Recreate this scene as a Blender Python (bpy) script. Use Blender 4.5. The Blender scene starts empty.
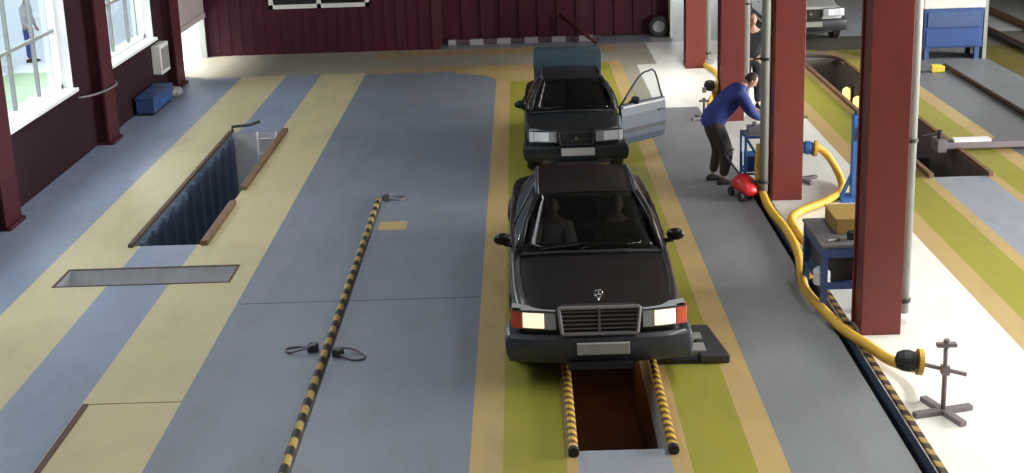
import bpy, bmesh, math, random
from mathutils import Vector, Matrix
random.seed(7)
PI = math.pi
scn = bpy.context.scene
COL = scn.collection

# ------------------------------------------------------------------ materials
def mat(name, color, rough=.6, metal=0., noise=.12, scale=6., bump=0., coat=0., spec=.5, emit=None, estr=0., bscale=None):
    m = bpy.data.materials.new(name); m.use_nodes = True
    nt = m.node_tree; N = nt.nodes; L = nt.links
    b = N['Principled BSDF']
    b.inputs['Roughness'].default_value = rough
    b.inputs['Metallic'].default_value = metal
    b.inputs['Coat Weight'].default_value = coat
    b.inputs['Specular IOR Level'].default_value = spec
    tc = N.new('ShaderNodeTexCoord')
    nz = N.new('ShaderNodeTexNoise'); nz.inputs['Scale'].default_value = scale; nz.inputs['Detail'].default_value = 5
    L.new(tc.outputs['Object'], nz.inputs['Vector'])
    mx = N.new('ShaderNodeMix'); mx.data_type = 'RGBA'
    c = Vector(color[:3])
    mx.inputs[6].default_value = (*(c*(1-noise)), 1); mx.inputs[7].default_value = (*[min(1, v*(1+noise)) for v in c], 1)
    L.new(nz.outputs['Fac'], mx.inputs[0]); L.new(mx.outputs[2], b.inputs['Base Color'])
    if bump:
        n2 = N.new('ShaderNodeTexNoise'); n2.inputs['Scale'].default_value = bscale or scale*6
        L.new(tc.outputs['Object'], n2.inputs['Vector'])
        bp = N.new('ShaderNodeBump'); bp.inputs['Strength'].default_value = bump; bp.inputs['Distance'].default_value = .02
        L.new(n2.outputs['Fac'], bp.inputs['Height']); L.new(bp.outputs['Normal'], b.inputs['Normal'])
    if emit:
        b.inputs['Emission Color'].default_value = (*emit, 1); b.inputs['Emission Strength'].default_value = estr
    return m

def floor_mat(name, color, rough=.42, wear=.5, dirt=(.16, .15, .14)):
    """painted concrete: mottling, scuffs and grime patches"""
    m = mat(name, color, rough, noise=.10, scale=1.3, bump=.05, bscale=60)
    nt = m.node_tree; N = nt.nodes; L = nt.links; b = N['Principled BSDF']
    base = b.inputs['Base Color'].links[0].from_socket
    tc = [n for n in N if n.type == 'TEX_COORD'][0]
    mp = N.new('ShaderNodeMapping'); mp.inputs['Scale'].default_value = (2.2, .7, 1)
    L.new(tc.outputs['Object'], mp.inputs['Vector'])
    nz = N.new('ShaderNodeTexNoise'); nz.inputs['Scale'].default_value = .9; nz.inputs['Detail'].default_value = 9; nz.inputs['Roughness'].default_value = .65
    L.new(mp.outputs['Vector'], nz.inputs['Vector'])
    mr = N.new('ShaderNodeMapRange'); mr.inputs[1].default_value = .5; mr.inputs[2].default_value = .8; mr.inputs[3].default_value = 0; mr.inputs[4].default_value = wear
    L.new(nz.outputs['Fac'], mr.inputs[0])
    mx = N.new('ShaderNodeMix'); mx.data_type = 'RGBA'; mx.inputs[7].default_value = (*dirt, 1)
    L.new(mr.outputs[0], mx.inputs[0]); L.new(base, mx.inputs[6]); L.new(mx.outputs[2], b.inputs['Base Color'])
    r2 = N.new('ShaderNodeMapRange'); r2.inputs[3].default_value = rough-.1; r2.inputs[4].default_value = rough+.15
    L.new(nz.outputs['Fac'], r2.inputs[0]); L.new(r2.outputs[0], b.inputs['Roughness'])
    return m

def stripe_mat(name, c1, c2, period, axis=1, slant=0., duty=.5, rough=.5):
    m = mat(name, c1, rough); nt = m.node_tree; N = nt.nodes; L = nt.links; b = N['Principled BSDF']
    tc = [n for n in N if n.type == 'TEX_COORD'][0]
    sp = N.new('ShaderNodeSeparateXYZ'); L.new(tc.outputs['Object'], sp.inputs[0])
    a = N.new('ShaderNodeMath'); a.operation = 'MULTIPLY_ADD'; a.inputs[1].default_value = slant
    L.new(sp.outputs[2 if axis == 1 else 2], a.inputs[0]); L.new(sp.outputs[axis], a.inputs[2])
    a2 = N.new('ShaderNodeMath'); a2.operation = 'MULTIPLY_ADD'; a2.inputs[1].default_value = slant
    L.new(sp.outputs[0 if axis == 1 else 1], a2.inputs[0]); L.new(a.outputs[0], a2.inputs[2])
    d = N.new('ShaderNodeMath'); d.operation = 'DIVIDE'; d.inputs[1].default_value = period; L.new(a2.outputs[0], d.inputs[0])
    f = N.new('ShaderNodeMath'); f.operation = 'FRACT'; L.new(d.outputs[0], f.inputs[0])
    g = N.new('ShaderNodeMath'); g.operation = 'GREATER_THAN'; g.inputs[1].default_value = duty; L.new(f.outputs[0], g.inputs[0])
    mx = N.new('ShaderNodeMix'); mx.data_type = 'RGBA'; mx.inputs[6].default_value = (*c1, 1); mx.inputs[7].default_value = (*c2, 1)
    L.new(g.outputs[0], mx.inputs[0]); L.new(mx.outputs[2], b.inputs['Base Color'])
    return m

def glass_mat(name, tint=(.4, .42, .42), alpha=.35, rough=.03):
    m = bpy.data.materials.new(name); m.use_nodes = True; nt = m.node_tree; N = nt.nodes; L = nt.links
    N.remove(N['Principled BSDF']); out = [n for n in N if n.type == 'OUTPUT_MATERIAL'][0]
    t = N.new('ShaderNodeBsdfTransparent'); t.inputs[0].default_value = (*tint, 1)
    g = N.new('ShaderNodeBsdfGlossy'); g.inputs['Roughness'].default_value = rough
    nz = N.new('ShaderNodeTexNoise'); nz.inputs['Scale'].default_value = 3
    mr = N.new('ShaderNodeMapRange'); mr.inputs[3].default_value = rough; mr.inputs[4].default_value = rough+.05
    L.new(nz.outputs['Fac'], mr.inputs[0]); L.new(mr.outputs[0], g.inputs['Roughness'])
    lw = N.new('ShaderNodeLayerWeight'); lw.inputs['Blend'].default_value = .5
    pw = N.new('ShaderNodeMath'); pw.operation = 'POWER'; pw.inputs[1].default_value = 4; L.new(lw.outputs['Facing'], pw.inputs[0])
    fr = N.new('ShaderNodeMath'); fr.operation = 'MULTIPLY_ADD'; fr.inputs[1].default_value = .9; fr.inputs[2].default_value = .03; L.new(pw.outputs[0], fr.inputs[0])
    mx = N.new('ShaderNodeMixShader'); L.new(fr.outputs[0], mx.inputs[0]); L.new(t.outputs[0], mx.inputs[1]); L.new(g.outputs[0], mx.inputs[2])
    L.new(mx.outputs[0], out.inputs[0])
    return m

M = {}
M['blue'] = floor_mat('blue_floor_paint', (.215, .252, .33))
M['yellow'] = floor_mat('pale_yellow_floor_paint', (.50, .43, .24), wear=.3)
M['mid'] = floor_mat('grey_blue_floor_paint', (.175, .205, .25), wear=.6)
M['green'] = floor_mat('yellow_green_floor_paint', (.275, .26, .035), wear=.5, dirt=(.22, .2, .05))
M['tan'] = floor_mat('tan_line_paint', (.43, .31, .13), wear=.4)
M['strip'] = floor_mat('pale_blue_strip_paint', (.26, .29, .335), wear=.4)
M['lane'] = floor_mat('grey_floor_paint', (.185, .20, .215), wear=.5)
M['aisle'] = floor_mat('pale_aisle_and_lit_patch', (.70, .70, .66), wear=.2, rough=.38)  # aisle paint, reused for the pool of light painted on the far floor
M['aisle2'] = floor_mat('light_grey_floor_paint', (.36, .38, .38), wear=.4)
M['far'] = floor_mat('brown_grey_floor', (.10, .09, .075), wear=.6)
M['olive'] = floor_mat('olive_floor_paint', (.085, .07, .015), wear=.5)
M['maroon'] = mat('maroon_wall_panel', (.046, .006, .016), .55, spec=.25, noise=.25, scale=1.5)
M['maroon_left'] = mat('maroon_brick_wall', (.022, .006, .010), .7, spec=.25, noise=.3, scale=2)
M['red'] = mat('oxide_red_column_paint', (.16, .026, .02), .42, noise=.22, scale=2.5, bump=.1)
M['pilaster'] = mat('dark_red_pilaster_paint', (.050, .008, .012), .55, spec=.3, noise=.3, scale=3)
M['white'] = mat('white_gloss_frame', (.8, .82, .82), .4, noise=.04)
M['cream'] = mat('cream_white', (.62, .62, .58), .5, noise=.08)
M['plaster'] = mat('grey_pink_panel', (.42, .36, .35), .7, noise=.1)
M['ceiling'] = mat('grey_ceiling', (.16, .155, .15), .8)
M['pitblue'] = mat('blue_grey_pit_steel', (.10, .14, .21), .5, noise=.3, scale=4)
M['pitmauve'] = mat('grey_mauve_pit_concrete', (.12, .095, .085), .7, noise=.35, scale=5)
M['pitbrown'] = mat('brown_rusty_pit', (.11, .05, .026), .7, noise=.4, scale=5)
M['pitdark'] = mat('dark_pit_floor', (.03, .03, .035), .7, noise=.3)
M['pitgrey'] = mat('grey_pit_concrete', (.5, .51, .52), .75, noise=.25, scale=5, bump=.2)
M['rust'] = mat('rust_brown_steel', (.155, .085, .042), .65, noise=.35, scale=8, bump=.2)
M['dkrust'] = mat('dark_brown_steel', (.07, .035, .022), .6, noise=.35, scale=8)
M['black'] = mat('black_rubber', (.015, .015, .017), .6, noise=.2)
M['dark'] = mat('dark_grey_metal', (.05, .05, .055), .5, metal=.3)
M['steel'] = mat('grey_steel', (.32, .31, .33), .4, metal=.6, noise=.15)
M['stand'] = mat('dull_purple_grey_steel', (.20, .175, .19), .45, metal=.3, noise=.2)
M['pipe'] = mat('pale_grey_pipe', (.27, .28, .26), .45, noise=.12, scale=4)
M['hose'] = mat('yellow_ribbed_hose', (.62, .37, .04), .5, noise=.15, scale=5)
M['bench'] = mat('blue_bench_paint', (.035, .075, .19), .45, noise=.25)
M['cabblue'] = mat('bright_blue_cabinet_paint', (.018, .06, .22), .5, noise=.12)
M['jackblue'] = mat('blue_jack_paint', (.03, .12, .36), .4, noise=.15)
M['wood'] = mat('ochre_wood', (.33, .21, .05), .6, noise=.3, scale=9)
M['benchtop'] = mat('grey_worktop', (.13, .125, .13), .5, noise=.3, scale=12)
M['redpaint'] = mat('red_machine_paint', (.55, .02, .025), .35, noise=.15)
M['hazard'] = stripe_mat('black_yellow_hazard', (.36, .25, .07), (.018, .016, .014), .335, 1, 0)
M['hazard2'] = stripe_mat('rail_hazard', (.60, .38, .05), (.13, .06, .02), .13, 1, .5)
M['hazard3'] = stripe_mat('gutter_hazard', (.34, .22, .07), (.04, .025, .02), .22, 1, .6)
M['hazardx'] = stripe_mat('gate_bar_hazard', (.24, .22, .23), (.05, .03, .04), .68, 0, 0)
M['skin'] = mat('skin', (.42, .23, .16), .5, noise=.06)
M['jacket'] = mat('blue_work_jacket', (.025, .045, .23), .75, noise=.2, scale=9, bump=.3)
M['trousers'] = mat('dark_brown_trousers', (.032, .024, .02), .85, noise=.3, scale=9)
M['hair'] = mat('dark_hair', (.015, .010, .008), .7)
M['blackcloth'] = mat('black_clothes', (.012, .012, .016), .8)
M['lightcloth'] = mat('pale_shirt', (.45, .45, .47), .8)
M['dkcloth'] = mat('dark_brown_jacket', (.06, .04, .03), .8)
M['chrome'] = mat('chrome', (.62, .63, .65), .16, metal=1., noise=.03)
M['plate'] = mat('number_plate_white', (.34, .34, .33), .5, noise=.15, scale=30)
M['seat'] = mat('dark_seat_cloth', (.035, .03, .028), .85)
M['glass'] = glass_mat('car_window_glass', (.47, .49, .47))
M['wglass'] = glass_mat('window_pane_glass', (.93, .96, .97))
M['amber'] = mat('amber_lens', (.55, .07, .02), .2, coat=.5)
M['lens'] = mat('clear_lens', (.32, .34, .36), .15, coat=.5)
M['lit'] = mat('lit_headlamp', (.9, .85, .7), .3, emit=(1, .74, .42), estr=1.5)
M['litdim'] = mat('dim_headlamp', (.6, .62, .65), .2, emit=(.8, .9, 1), estr=.12)
M['tail'] = mat('red_tail_lens', (.35, .01, .01), .25, coat=.5)
M['paint1'] = mat('black_car_paint', (.008, .0065, .0065), .33, noise=.1, coat=.1, spec=.35)
M['clad1'] = mat('blue_grey_cladding', (.030, .036, .048), .4, coat=.2)
M['paint2'] = mat('dark_teal_car_paint', (.014, .019, .022), .36, noise=.1, coat=.1, spec=.4)
M['door2'] = mat('slate_blue_car_paint', (.032, .048, .07), .45, noise=.1, coat=0.)
M['lid2'] = mat('teal_boot_paint', (.020, .045, .062), .4, coat=.5)
M['paint3'] = mat('silver_white_car_paint', (.55, .56, .55), .3, coat=.6)
M['rim'] = mat('grey_alloy', (.30, .30, .32), .35, metal=.8)
M['tyre'] = mat('tyre_rubber', (.02, .02, .02), .8)
M['pitlamp'] = mat('warm_pit_lamp_glow', (.9, .7, .3), .4, emit=(1, .62, .18), estr=2.2)
#M['tube'] = mat('lamp_tube_glow', (.9, .9, .9), .4, emit=(1, .97, .92), estr=5)
M['grass'] = mat('green_grass', (.34, .46, .30), .9, noise=.3, scale=3)
M['yard'] = mat('pale_yard_paving', (.80, .82, .84), .8)
M['yellowpaint'] = mat('bright_yellow_block', (.75, .58, .05), .5)

# ------------------------------------------------------------------ mesh helpers
def link(o, parent=None):
    COL.objects.link(o)
    if parent is not None: o.parent = parent
    return o

def obj(name, bm, material, parent=None, smooth=False, loc=None, bevel=0, rot=None):
    me = bpy.data.meshes.new(name)
    bmesh.ops.recalc_face_normals(bm, faces=bm.faces[:])
    bm.to_mesh(me); bm.free()
    mats = material if isinstance(material, (list, tuple)) else [material]
    for m in mats: me.materials.append(M[m] if isinstance(m, str) else m)
    if smooth:
        for p in me.polygons: p.use_smooth = True
    o = link(bpy.data.objects.new(name, me), parent)
    if loc is not None: o.location = loc
    if rot is not None: o.rotation_euler = rot
    if bevel:
        b = o.modifiers.new('bevel', 'BEVEL'); b.width = bevel; b.segments = 2; b.limit_method = 'ANGLE'
    return o

def tag(o, label, cat, group=None, kind=None):
    o['label'] = label; o['category'] = cat
    if group: o['group'] = group
    if kind: o['kind'] = kind
    return o

def thing(name, label, cat, loc=(0, 0, 0), rotz=0, group=None):
    o = link(bpy.data.objects.new(name, None)); o.location = loc; o.rotation_euler = (0, 0, rotz)
    o.empty_display_size = .2
    return tag(o, label, cat, group)

def structure(o): o['kind'] = 'structure'; return o

def BM(): return bmesh.new()

def box(bm, x0, x1, y0, y1, z0, z1, mi=0, M4=None):
    vs = [bm.verts.new((x, y, z)) for x in (x0, x1) for y in (y0, y1) for z in (z0, z1)]
    if M4 is not None:
        for v in vs: v.co = M4 @ v.co
    for q in ((0, 1, 3, 2), (4, 6, 7, 5), (0, 4, 5, 1), (2, 3, 7, 6), (0, 2, 6, 4), (1, 5, 7, 3)):
        f = bm.faces.new([vs[i] for i in q]); f.material_index = mi
    return bm

def tube(bm, pts, r, n=10, cap=True, mi=0, closed=False):
    """pts list of 3d points; r number or list"""
    pts = [Vector(p) for p in pts]; rings = []
    k = len(pts); up = None
    for i, p in enumerate(pts):
        if closed: t = pts[(i+1) % k]-pts[i-1]
        else: t = (pts[min(i+1, k-1)]-pts[max(i-1, 0)])
        t.normalize()
        if up is None:
            a = Vector((0, 0, 1)) if abs(t.z) < .9 else Vector((1, 0, 0))
            up = (a-t*a.dot(t)).normalized()
        else:
            up = (up-t*up.dot(t)).normalized()
        s = t.cross(up); rr = r[i] if isinstance(r, (list, tuple)) else r
        rings.append([bm.verts.new(p+(up*math.cos(2*PI*j/n)+s*math.sin(2*PI*j/n))*rr) for j in range(n)])
    m = k if closed else k-1
    for i in range(m):
        A, B = rings[i], rings[(i+1) % k]
        for j in range(n):
            f = bm.faces.new((A[j], A[(j+1) % n], B[(j+1) % n], B[j])); f.material_index = mi
    if cap and not closed:
        bm.faces.new(rings[0][::-1]).material_index = mi; bm.faces.new(rings[-1]).material_index = mi
    return bm

def bar(bm, a, b, w, h, mi=0):
    """rectangular bar from a to b; w horizontal width, h the other"""
    a, b = Vector(a), Vector(b); t = (b-a).normalized()
    s = t.cross(Vector((0, 0, 1)))
    s = s.normalized() if s.length > .01 else Vector((1, 0, 0))
    u = s.cross(t)
    q = []
    for p in (a, b):
        q.append([bm.verts.new(p+s*w/2*i+u*h/2*j) for i, j in ((-1, -1), (1, -1), (1, 1), (-1, 1))])
    for i in range(4): bm.faces.new((q[0][i], q[0][(i+1) % 4], q[1][(i+1) % 4], q[1][i])).material_index = mi
    bm.faces.new(q[0][::-1]).material_index = mi; bm.faces.new(q[1]).material_index = mi
    return bm

def lathe(bm, prof, n=24, axis='Z', center=(0, 0, 0), mi=0, ring_=False):
    c = Vector(center); rings = []
    for r, h in prof:
        ring = []
        for j in range(n):
            a = 2*PI*j/n; x, y = r*math.cos(a), r*math.sin(a)
            v = {'Z': (x, y, h), 'X': (h, x, y), 'Y': (x, h, y)}[axis]
            ring.append(bm.verts.new(c+Vector(v)))
        rings.append(ring)
    for i in range(len(rings)-1):
        for j in range(n):
            bm.faces.new((rings[i][j], rings[i][(j+1) % n], rings[i+1][(j+1) % n], rings[i+1][j])).material_index = mi
    if ring_:
        for j in range(n): bm.faces.new((rings[-1][j], rings[-1][(j+1) % n], rings[0][(j+1) % n], rings[0][j]))
    else:
        bm.faces.new(rings[0][::-1]).material_index = mi; bm.faces.new(rings[-1]).material_index = mi
    return bm

def spline(pts, step=.05):
    """Catmull-Rom resample"""
    P = [Vector(p) for p in pts]; P = [P[0]*2-P[1]]+P+[P[-1]*2-P[-2]]
    out = []
    for i in range(1, len(P)-2):
        a, b, c, d = P[i-1:i+3]; n = max(2, int((c-b).length/step))
        for k in range(n):
            t = k/n
            out.append(.5*((2*b)+(c-a)*t+(2*a-5*b+4*c-d)*t*t+(3*b-a-3*c+d)*t**3))
    out.append(P[-2]); return out

def prism(bm, poly, z0, z1, mi=0):
    A = [bm.verts.new((x, y, z0)) for x, y in poly]; B = [bm.verts.new((x, y, z1)) for x, y in poly]
    n = len(poly)
    for i in range(n): bm.faces.new((A[i], A[(i+1) % n], B[(i+1) % n], B[i])).material_index = mi
    bm.faces.new(A[::-1]).material_index = mi; bm.faces.new(B).material_index = mi
    return bm

def loft(bm, rings, cap=True, closed=True):
    R = [[bm.verts.new(p) for p in r] for r in rings]; n = len(R[0])
    for i in range(len(R)-1):
        for j in range(n if closed else n-1):
            bm.faces.new((R[i][j], R[i][(j+1) % n], R[i+1][(j+1) % n], R[i+1][j]))
    if cap: bm.faces.new(R[0][::-1]); bm.faces.new(R[-1])
    return bm

def baked(o):
    """freeze an object's modifiers into its mesh"""
    bpy.context.view_layer.update()
    dg = bpy.context.evaluated_depsgraph_get()
    me = bpy.data.meshes.new_from_object(o.evaluated_get(dg)); old = o.data
    o.modifiers.clear(); o.data = me
    return o

def subsurf(o, lv=2):
    s = o.modifiers.new('sub', 'SUBSURF'); s.levels = lv; s.render_levels = lv
    return o

def cut(o, bms):
    cs = []
    for bm in bms:
        c = obj('cutter', bm, 'black', o.parent); cs.append(c)
        m = o.modifiers.new('cut', 'BOOLEAN'); m.operation = 'DIFFERENCE'; m.solver = 'EXACT'; m.object = c
    baked(o)
    for c in cs:
        me = c.data; bpy.data.objects.remove(c); bpy.data.meshes.remove(me)
    return o

# ================================================================== SETTING
PITS = [(-5.43, -4.48, 16.9, 23.3), (0.38, 1.21, 10.68, 17.6), (6.20, 7.03, 19.05, 28.6)]
TRENCH = (-6.0, -3.81, 15.4, 15.97)
GUT = (3.33, 3.46, 5.0, 18.4)
HOLES = PITS+[TRENCH, GUT]
def paint(x, y):
    """which painted band or painted-in light pool a floor cell belongs to"""
    if y > 31.4: return 'aisle2' if x > 3.2 else 'mid'
    if x < 2.25:
        if x < -3.54: 
            if y > 28.65: return 'beige'
        elif x < -.59:
            if y > 30.5 and y < 31.2: return 'tanfar'
            if y > 29.1: return 'beige'
            if y > 28.5: return 'tanfar' if x < -1.5 else 'tan'
        else:
            if y > 31.2: return 'beige'
            if y > 30.5: return 'tanfar'
            if y > 29.1: return 'beige'
            if x < .28 and y > 27.2: return 'tan'
    if x < -6.34: return 'blue'
    if x < -5.34: return 'yellow'
    if x < -4.55: return 'blue'
    if x < -3.54: return 'yellow'
    if x < -.59: return 'mid' if x > -2.9 or True else 'blue'
    if x < -.29: return 'tan' if y < 28.65 else 'mid'
    if x < .28: return 'green'
    if x < .38: return 'tan'
    if x < 1.21: return 'strip'
    if x < 1.38: return 'tan'
    if x < 1.94: return 'green'
    if x < 2.22: return 'tan'
    if x < 3.33: return 'lane' if y < 24.3 else ('aisle' if x > (2.55 if y < 28.65 else 3.0) else 'beige')  # far cells: pool of light put into the floor colour, beige at its edge
    if x < 5.14: return 'aisle'
    if y > 29.6: return 'far'
    if x < 5.44: return 'tan'
    if x < 6.02: return 'green'
    if x < 6.2: return 'tan'
    if x < 7.03: return 'strip'
    if x < 7.18: return 'tan'
    if x < 7.66: return 'green'
    if x < 7.96: return 'tan'
    if x < 10.2: return 'lane2'
    return 'olive'
xs = sorted({-7.9, -6.34, -5.34, -4.55, -3.54, -2.9, -2.5, -.9, -.6, -.59, -.29, .28, .38, 1.21, 1.38, 1.94, 2.22, 2.25, 2.55, 3.0, 3.2, 3.33, 5.14, 5.44, 6.02, 6.2, 7.03, 7.18, 7.66, 7.96, 10.2, 16.0} | {v for h in HOLES for v in h[:2]})
ys = sorted({0.0, 5.0, 24.3, 28.65, 29.1, 29.6, 27.2, 28.5, 29.1, 30.5, 31.2, 31.4, 44.0} | {v for h in HOLES for v in h[2:]})
M['beige'] = floor_mat('worn_beige_and_lit_edge', (.30, .28, .22), wear=.5)  # worn far floor, and the edge of the painted-in light pool
M['lane2'] = floor_mat('dark_grey_floor_paint', (.135, .145, .155), wear=.55)
M['tanfar'] = floor_mat('worn_tan_line_paint', (.36, .27, .13), wear=.6)
keys = ['lane2', 'tanfar', 'beige', 'blue', 'yellow', 'mid', 'green', 'tan', 'strip', 'lane', 'aisle', 'aisle2', 'far', 'olive']
bm = BM(); vc = {}
def vv(x, y):
    if (x, y) not in vc: vc[(x, y)] = bm.verts.new((x, y, 0))
    return vc[(x, y)]
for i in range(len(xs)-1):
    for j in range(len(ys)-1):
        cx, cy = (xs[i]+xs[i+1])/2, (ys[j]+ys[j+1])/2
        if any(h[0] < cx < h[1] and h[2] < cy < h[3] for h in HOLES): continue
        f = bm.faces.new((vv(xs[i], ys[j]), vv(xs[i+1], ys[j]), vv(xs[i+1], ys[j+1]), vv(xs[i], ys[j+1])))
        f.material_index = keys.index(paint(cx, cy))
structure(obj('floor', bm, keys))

# curved ends of the painted lines (thin paint film lying on the floor)
def arc_band(cx, cy, r0, r1, a0, a1, z=.0015, n=18):
    b = BM(); A = []
    for k in range(n+1):
        a = a0+(a1-a0)*k/n
        A.append([b.verts.new((cx+r*math.cos(a), cy+r*math.sin(a), zz)) for r, zz in ((r0, 0), (r0, z), (r1, z), (r1, 0))])
    for k in range(n):
        for i in range(4): b.faces.new((A[k][i], A[k][(i+1) % 4], A[k+1][(i+1) % 4], A[k+1][i]))
    b.faces.new(A[0]); b.faces.new(A[-1][::-1])
    return b
def film(name, bm, m):
    return structure(obj(name, bm, m))
film('trim_1', arc_band(-1.5, 27.3, .91, 1.5, 0, PI/2), 'tan')           # main lane line turning left
film('trim_5', arc_band(5.2, 27.4, 2.45, 2.75, 0, PI/2), 'tan')
# expansion joints
for i, (x0, x1, y) in enumerate([(-4.5, -3.54, 11.95), (-3.5, -.6, 14.6)]):
    b = BM(); box(b, x0, x1, y-.008, y+.008, 0, .0012); film('trim_%d' % (6+i), b, 'dkrust')
b = BM(); box(b, -2.12, -1.72, 17.28, 17.66, 0, .0015); film('trim_8', b, 'tan')   # small yellow patch by the bar end

# pit linings
def lining(name, h, depth, mw, mf, ribs=0, farmat=None, nearmat=None, rightmat=None):
    x0, x1, y0, y1 = h; t = .12
    b = BM()
    box(b, x0-t, x0, y0-t, y1+t, -depth-t, -.001, 0)
    up = .45 if rightmat == 'pitgrey' else depth+t
    box(b, x1, x1+t, y0-t, y1+t, -up, -.001, 3)
    if up < depth: box(b, x1, x1+t, y0-t, y1+t, -depth-t, -up, 0)
    box(b, x0, x1, y0-t, y0, -depth-t, -.001, 0)
    box(b, x0, x1, y1, y1+t, -depth-t, -.001, 2)
    box(b, x0, x1, y0, y1, -depth-t, -depth, 1)
    for k in range(ribs):
        y = y0+(k+.6)*(y1-y0)/ribs
        box(b, x0, x0+.05, y-.09, y+.09, -depth, -.05, 0)
    o = obj(name, b, [mw, mf, farmat or mw, rightmat or mw]); return structure(o)
lining('pit_wall', PITS[0], 1.35, 'pitblue', 'pitdark', ribs=11, farmat='pitgrey')
lining('pit_wall', PITS[1], 1.30, 'pitbrown', 'pitbrown', rightmat='pitgrey')
lining('pit_wall', PITS[2], 1.30, 'pitmauve', 'pitdark', ribs=6, rightmat='pitmauve')
lining('trench_wall', TRENCH, .32, 'pitgrey', 'pitgrey')
b = BM()
for (x0, x1, y0, y1) in ((-6.04, -6.0, 15.36, 16.01), (-3.81, -3.78, 15.36, 16.01), (-6.0, -3.81, 15.36, 15.39), (-6.0, -3.81, 15.97, 16.02)): box(b, x0, x1, y0, y1, 0, .006)
structure(obj('trench_frame', b, 'dkrust'))
lining('gutter_wall', GUT, .18, 'pitblue', 'pitdark')

# left wall (inner face x=-7.75) with two windows and a doorway
XL = -7.75
b = BM()
WZ0, WZ1 = 1.25, 3.9
wins = [(14.0, 17.0), (18.75, 21.85), (23.85, 26.95)]
door = (28.9, 31.25)
ycur = 0.0
TOP = 7.2
for (a, c) in wins:
    box(b, XL-.33, XL, ycur, a, 0, TOP)
    box(b, XL-.33, XL, a, c, 0, WZ0); box(b, XL-.33, XL, a, c, WZ1, TOP); ycur = c
box(b, XL-.35, XL, ycur, door[0], 0, TOP)
box(b, XL-.12, XL, door[0], door[1], 1.05, TOP)
box(b, XL-.12, XL, door[1], 31.75, 0, TOP)
structure(obj('wall_left', b, 'maroon_left'))
# pilasters
for i, y in enumerate([13.05, 18.05, 23.0, 27.95]):
    b = BM(); box(b, XL, XL+.18, y-.22, y+.22, 0, TOP); box(b, XL+.18, XL+.24, y-.3, y+.3, 0, TOP)
    box(b, XL, XL+.3, y-.3, y+.3, 0, .06)
    structure(obj('pilaster', b, 'pilaster', bevel=.01))
# horizontal service conduit along the wall
b = BM(); tube(b, spline([(XL+.02, 21.9, 1.06), (XL+.2, 22.2, 1.04), (XL+.28, 22.7, 1.02), (XL+.28, 23.3, 1.0), (XL+.1, 23.7, .98)], .2), .02, 8)
tag(obj('wall_conduit', b, 'stand', smooth=True), 'thin grey conduit pipe wrapping the second pilaster on the left wall', 'pipe')
# windows
def window(n, y0, y1):
    r = link(bpy.data.objects.new('window_%d' % n, None)); r.location = (XL-.22, (y0+y1)/2, WZ0); r['kind'] = 'structure'
    h = (y1-y0)/2; H = WZ1-WZ0; b = BM()
    for s in (-1, 1): box(b, -.04, .04, s*h-.05*(s+1)-.0, s*h+.05*(1-s), 0, H)
    box(b, -.04, .04, -h, h, 0, .08); box(b, -.04, .04, -h, h, H-.08, H)
    # reveal lining and mullions
    for s in (-1, 1): box(b, -.1, .21, s*h-.012, s*h+.012, 0, H)
    obj('window_frame', b, 'white', r, bevel=.006)
    b = BM()
    for k in range(1, 3): box(b, -.03, .03, -h+k*2*h/3-.025, -h+k*2*h/3+.025, .08, H-.08)
    for z in (1.02, 2.0): box(b, -.028, .028, -h+.05, h-.05, z-.028, z+.028)
    obj('window_mullion', b, 'pipe', r)
    b = BM(); box(b, -.004, .004, -h+.05, h-.05, .08, H-.08); obj('window_pane', b, 'wglass', r)
    b = BM(); box(b, -.08, .30, -h-.02, h+.02, -.06, 0.005); obj('window_sill', b, 'white', r, bevel=.01)
for i, (a, c) in enumerate(wins): window(i+1, a, c)
# doorway frame left
r = link(bpy.data.objects.new('door_1', None)); r.location = (XL-.1, (door[0]+door[1])/2, 0); r['kind'] = 'structure'
h = (door[1]-door[0])/2
b = BM()
for s in (-1, 1): box(b, -.02, .13, s*h-.035, s*h+.035, 0, 1.1)
obj('door_frame', b, 'pipe', r)
b = BM(); box(b, -.02, .14, -h, h, 1.05, 3.2); box(b, .14, .17, -h, h, 1.0, 1.12); obj('door_panel', b, 'plaster', r)

# back wall y=31.4 (x -7.75..-2.2), gate recess -2.2..3.7 at y 32.2
YB = 31.4
b = BM()
wx0, wx1, wz0, wz1 = -6.14, -3.70, 1.12, 2.6
for (x0, x1, z0, z1) in ((-7.87, wx0, 0, TOP), (wx1, -2.2, 0, TOP), (wx0, wx1, 0, wz0), (wx0, wx1, wz1, TOP)):
    box(b, x0, x1, YB, YB+.3, z0, z1)
    x = math.ceil(x0/.28)*.28
    while x < x1-.1:
        box(b, x, x+.14, YB-.02, YB, z0, z1); x += .28
structure(obj('wall_back', b, 'maroon'))
b = BM(); box(b, -2.2, -2.0, YB-.04, 32.4, 0, TOP); structure(obj('pilaster', b, 'pilaster'))
r = link(bpy.data.objects.new('window_4', None)); r.location = ((wx0+wx1)/2, YB, wz0); r['kind'] = 'structure'
hw = (wx1-wx0)/2; Hh = wz1-wz0
b = BM()
for x in (-hw+.05, 0, hw-.05): box(b, x-.05, x+.05, -.06, .06, 0, Hh)
box(b, -hw, hw, -.06, .06, 0, .1); box(b, -hw, hw, -.06, .06, Hh-.1, Hh); obj('window_frame', b, 'cream', r)
b = BM(); box(b, -hw+.1, hw-.1, -.004, .004, .1, Hh-.1); obj('window_pane', b, 'glass', r)
b = BM(); box(b, -hw-.4, hw+.4, .9, 1.0, -1, 2); obj('window_blind', b, 'pitgrey', r)
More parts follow.
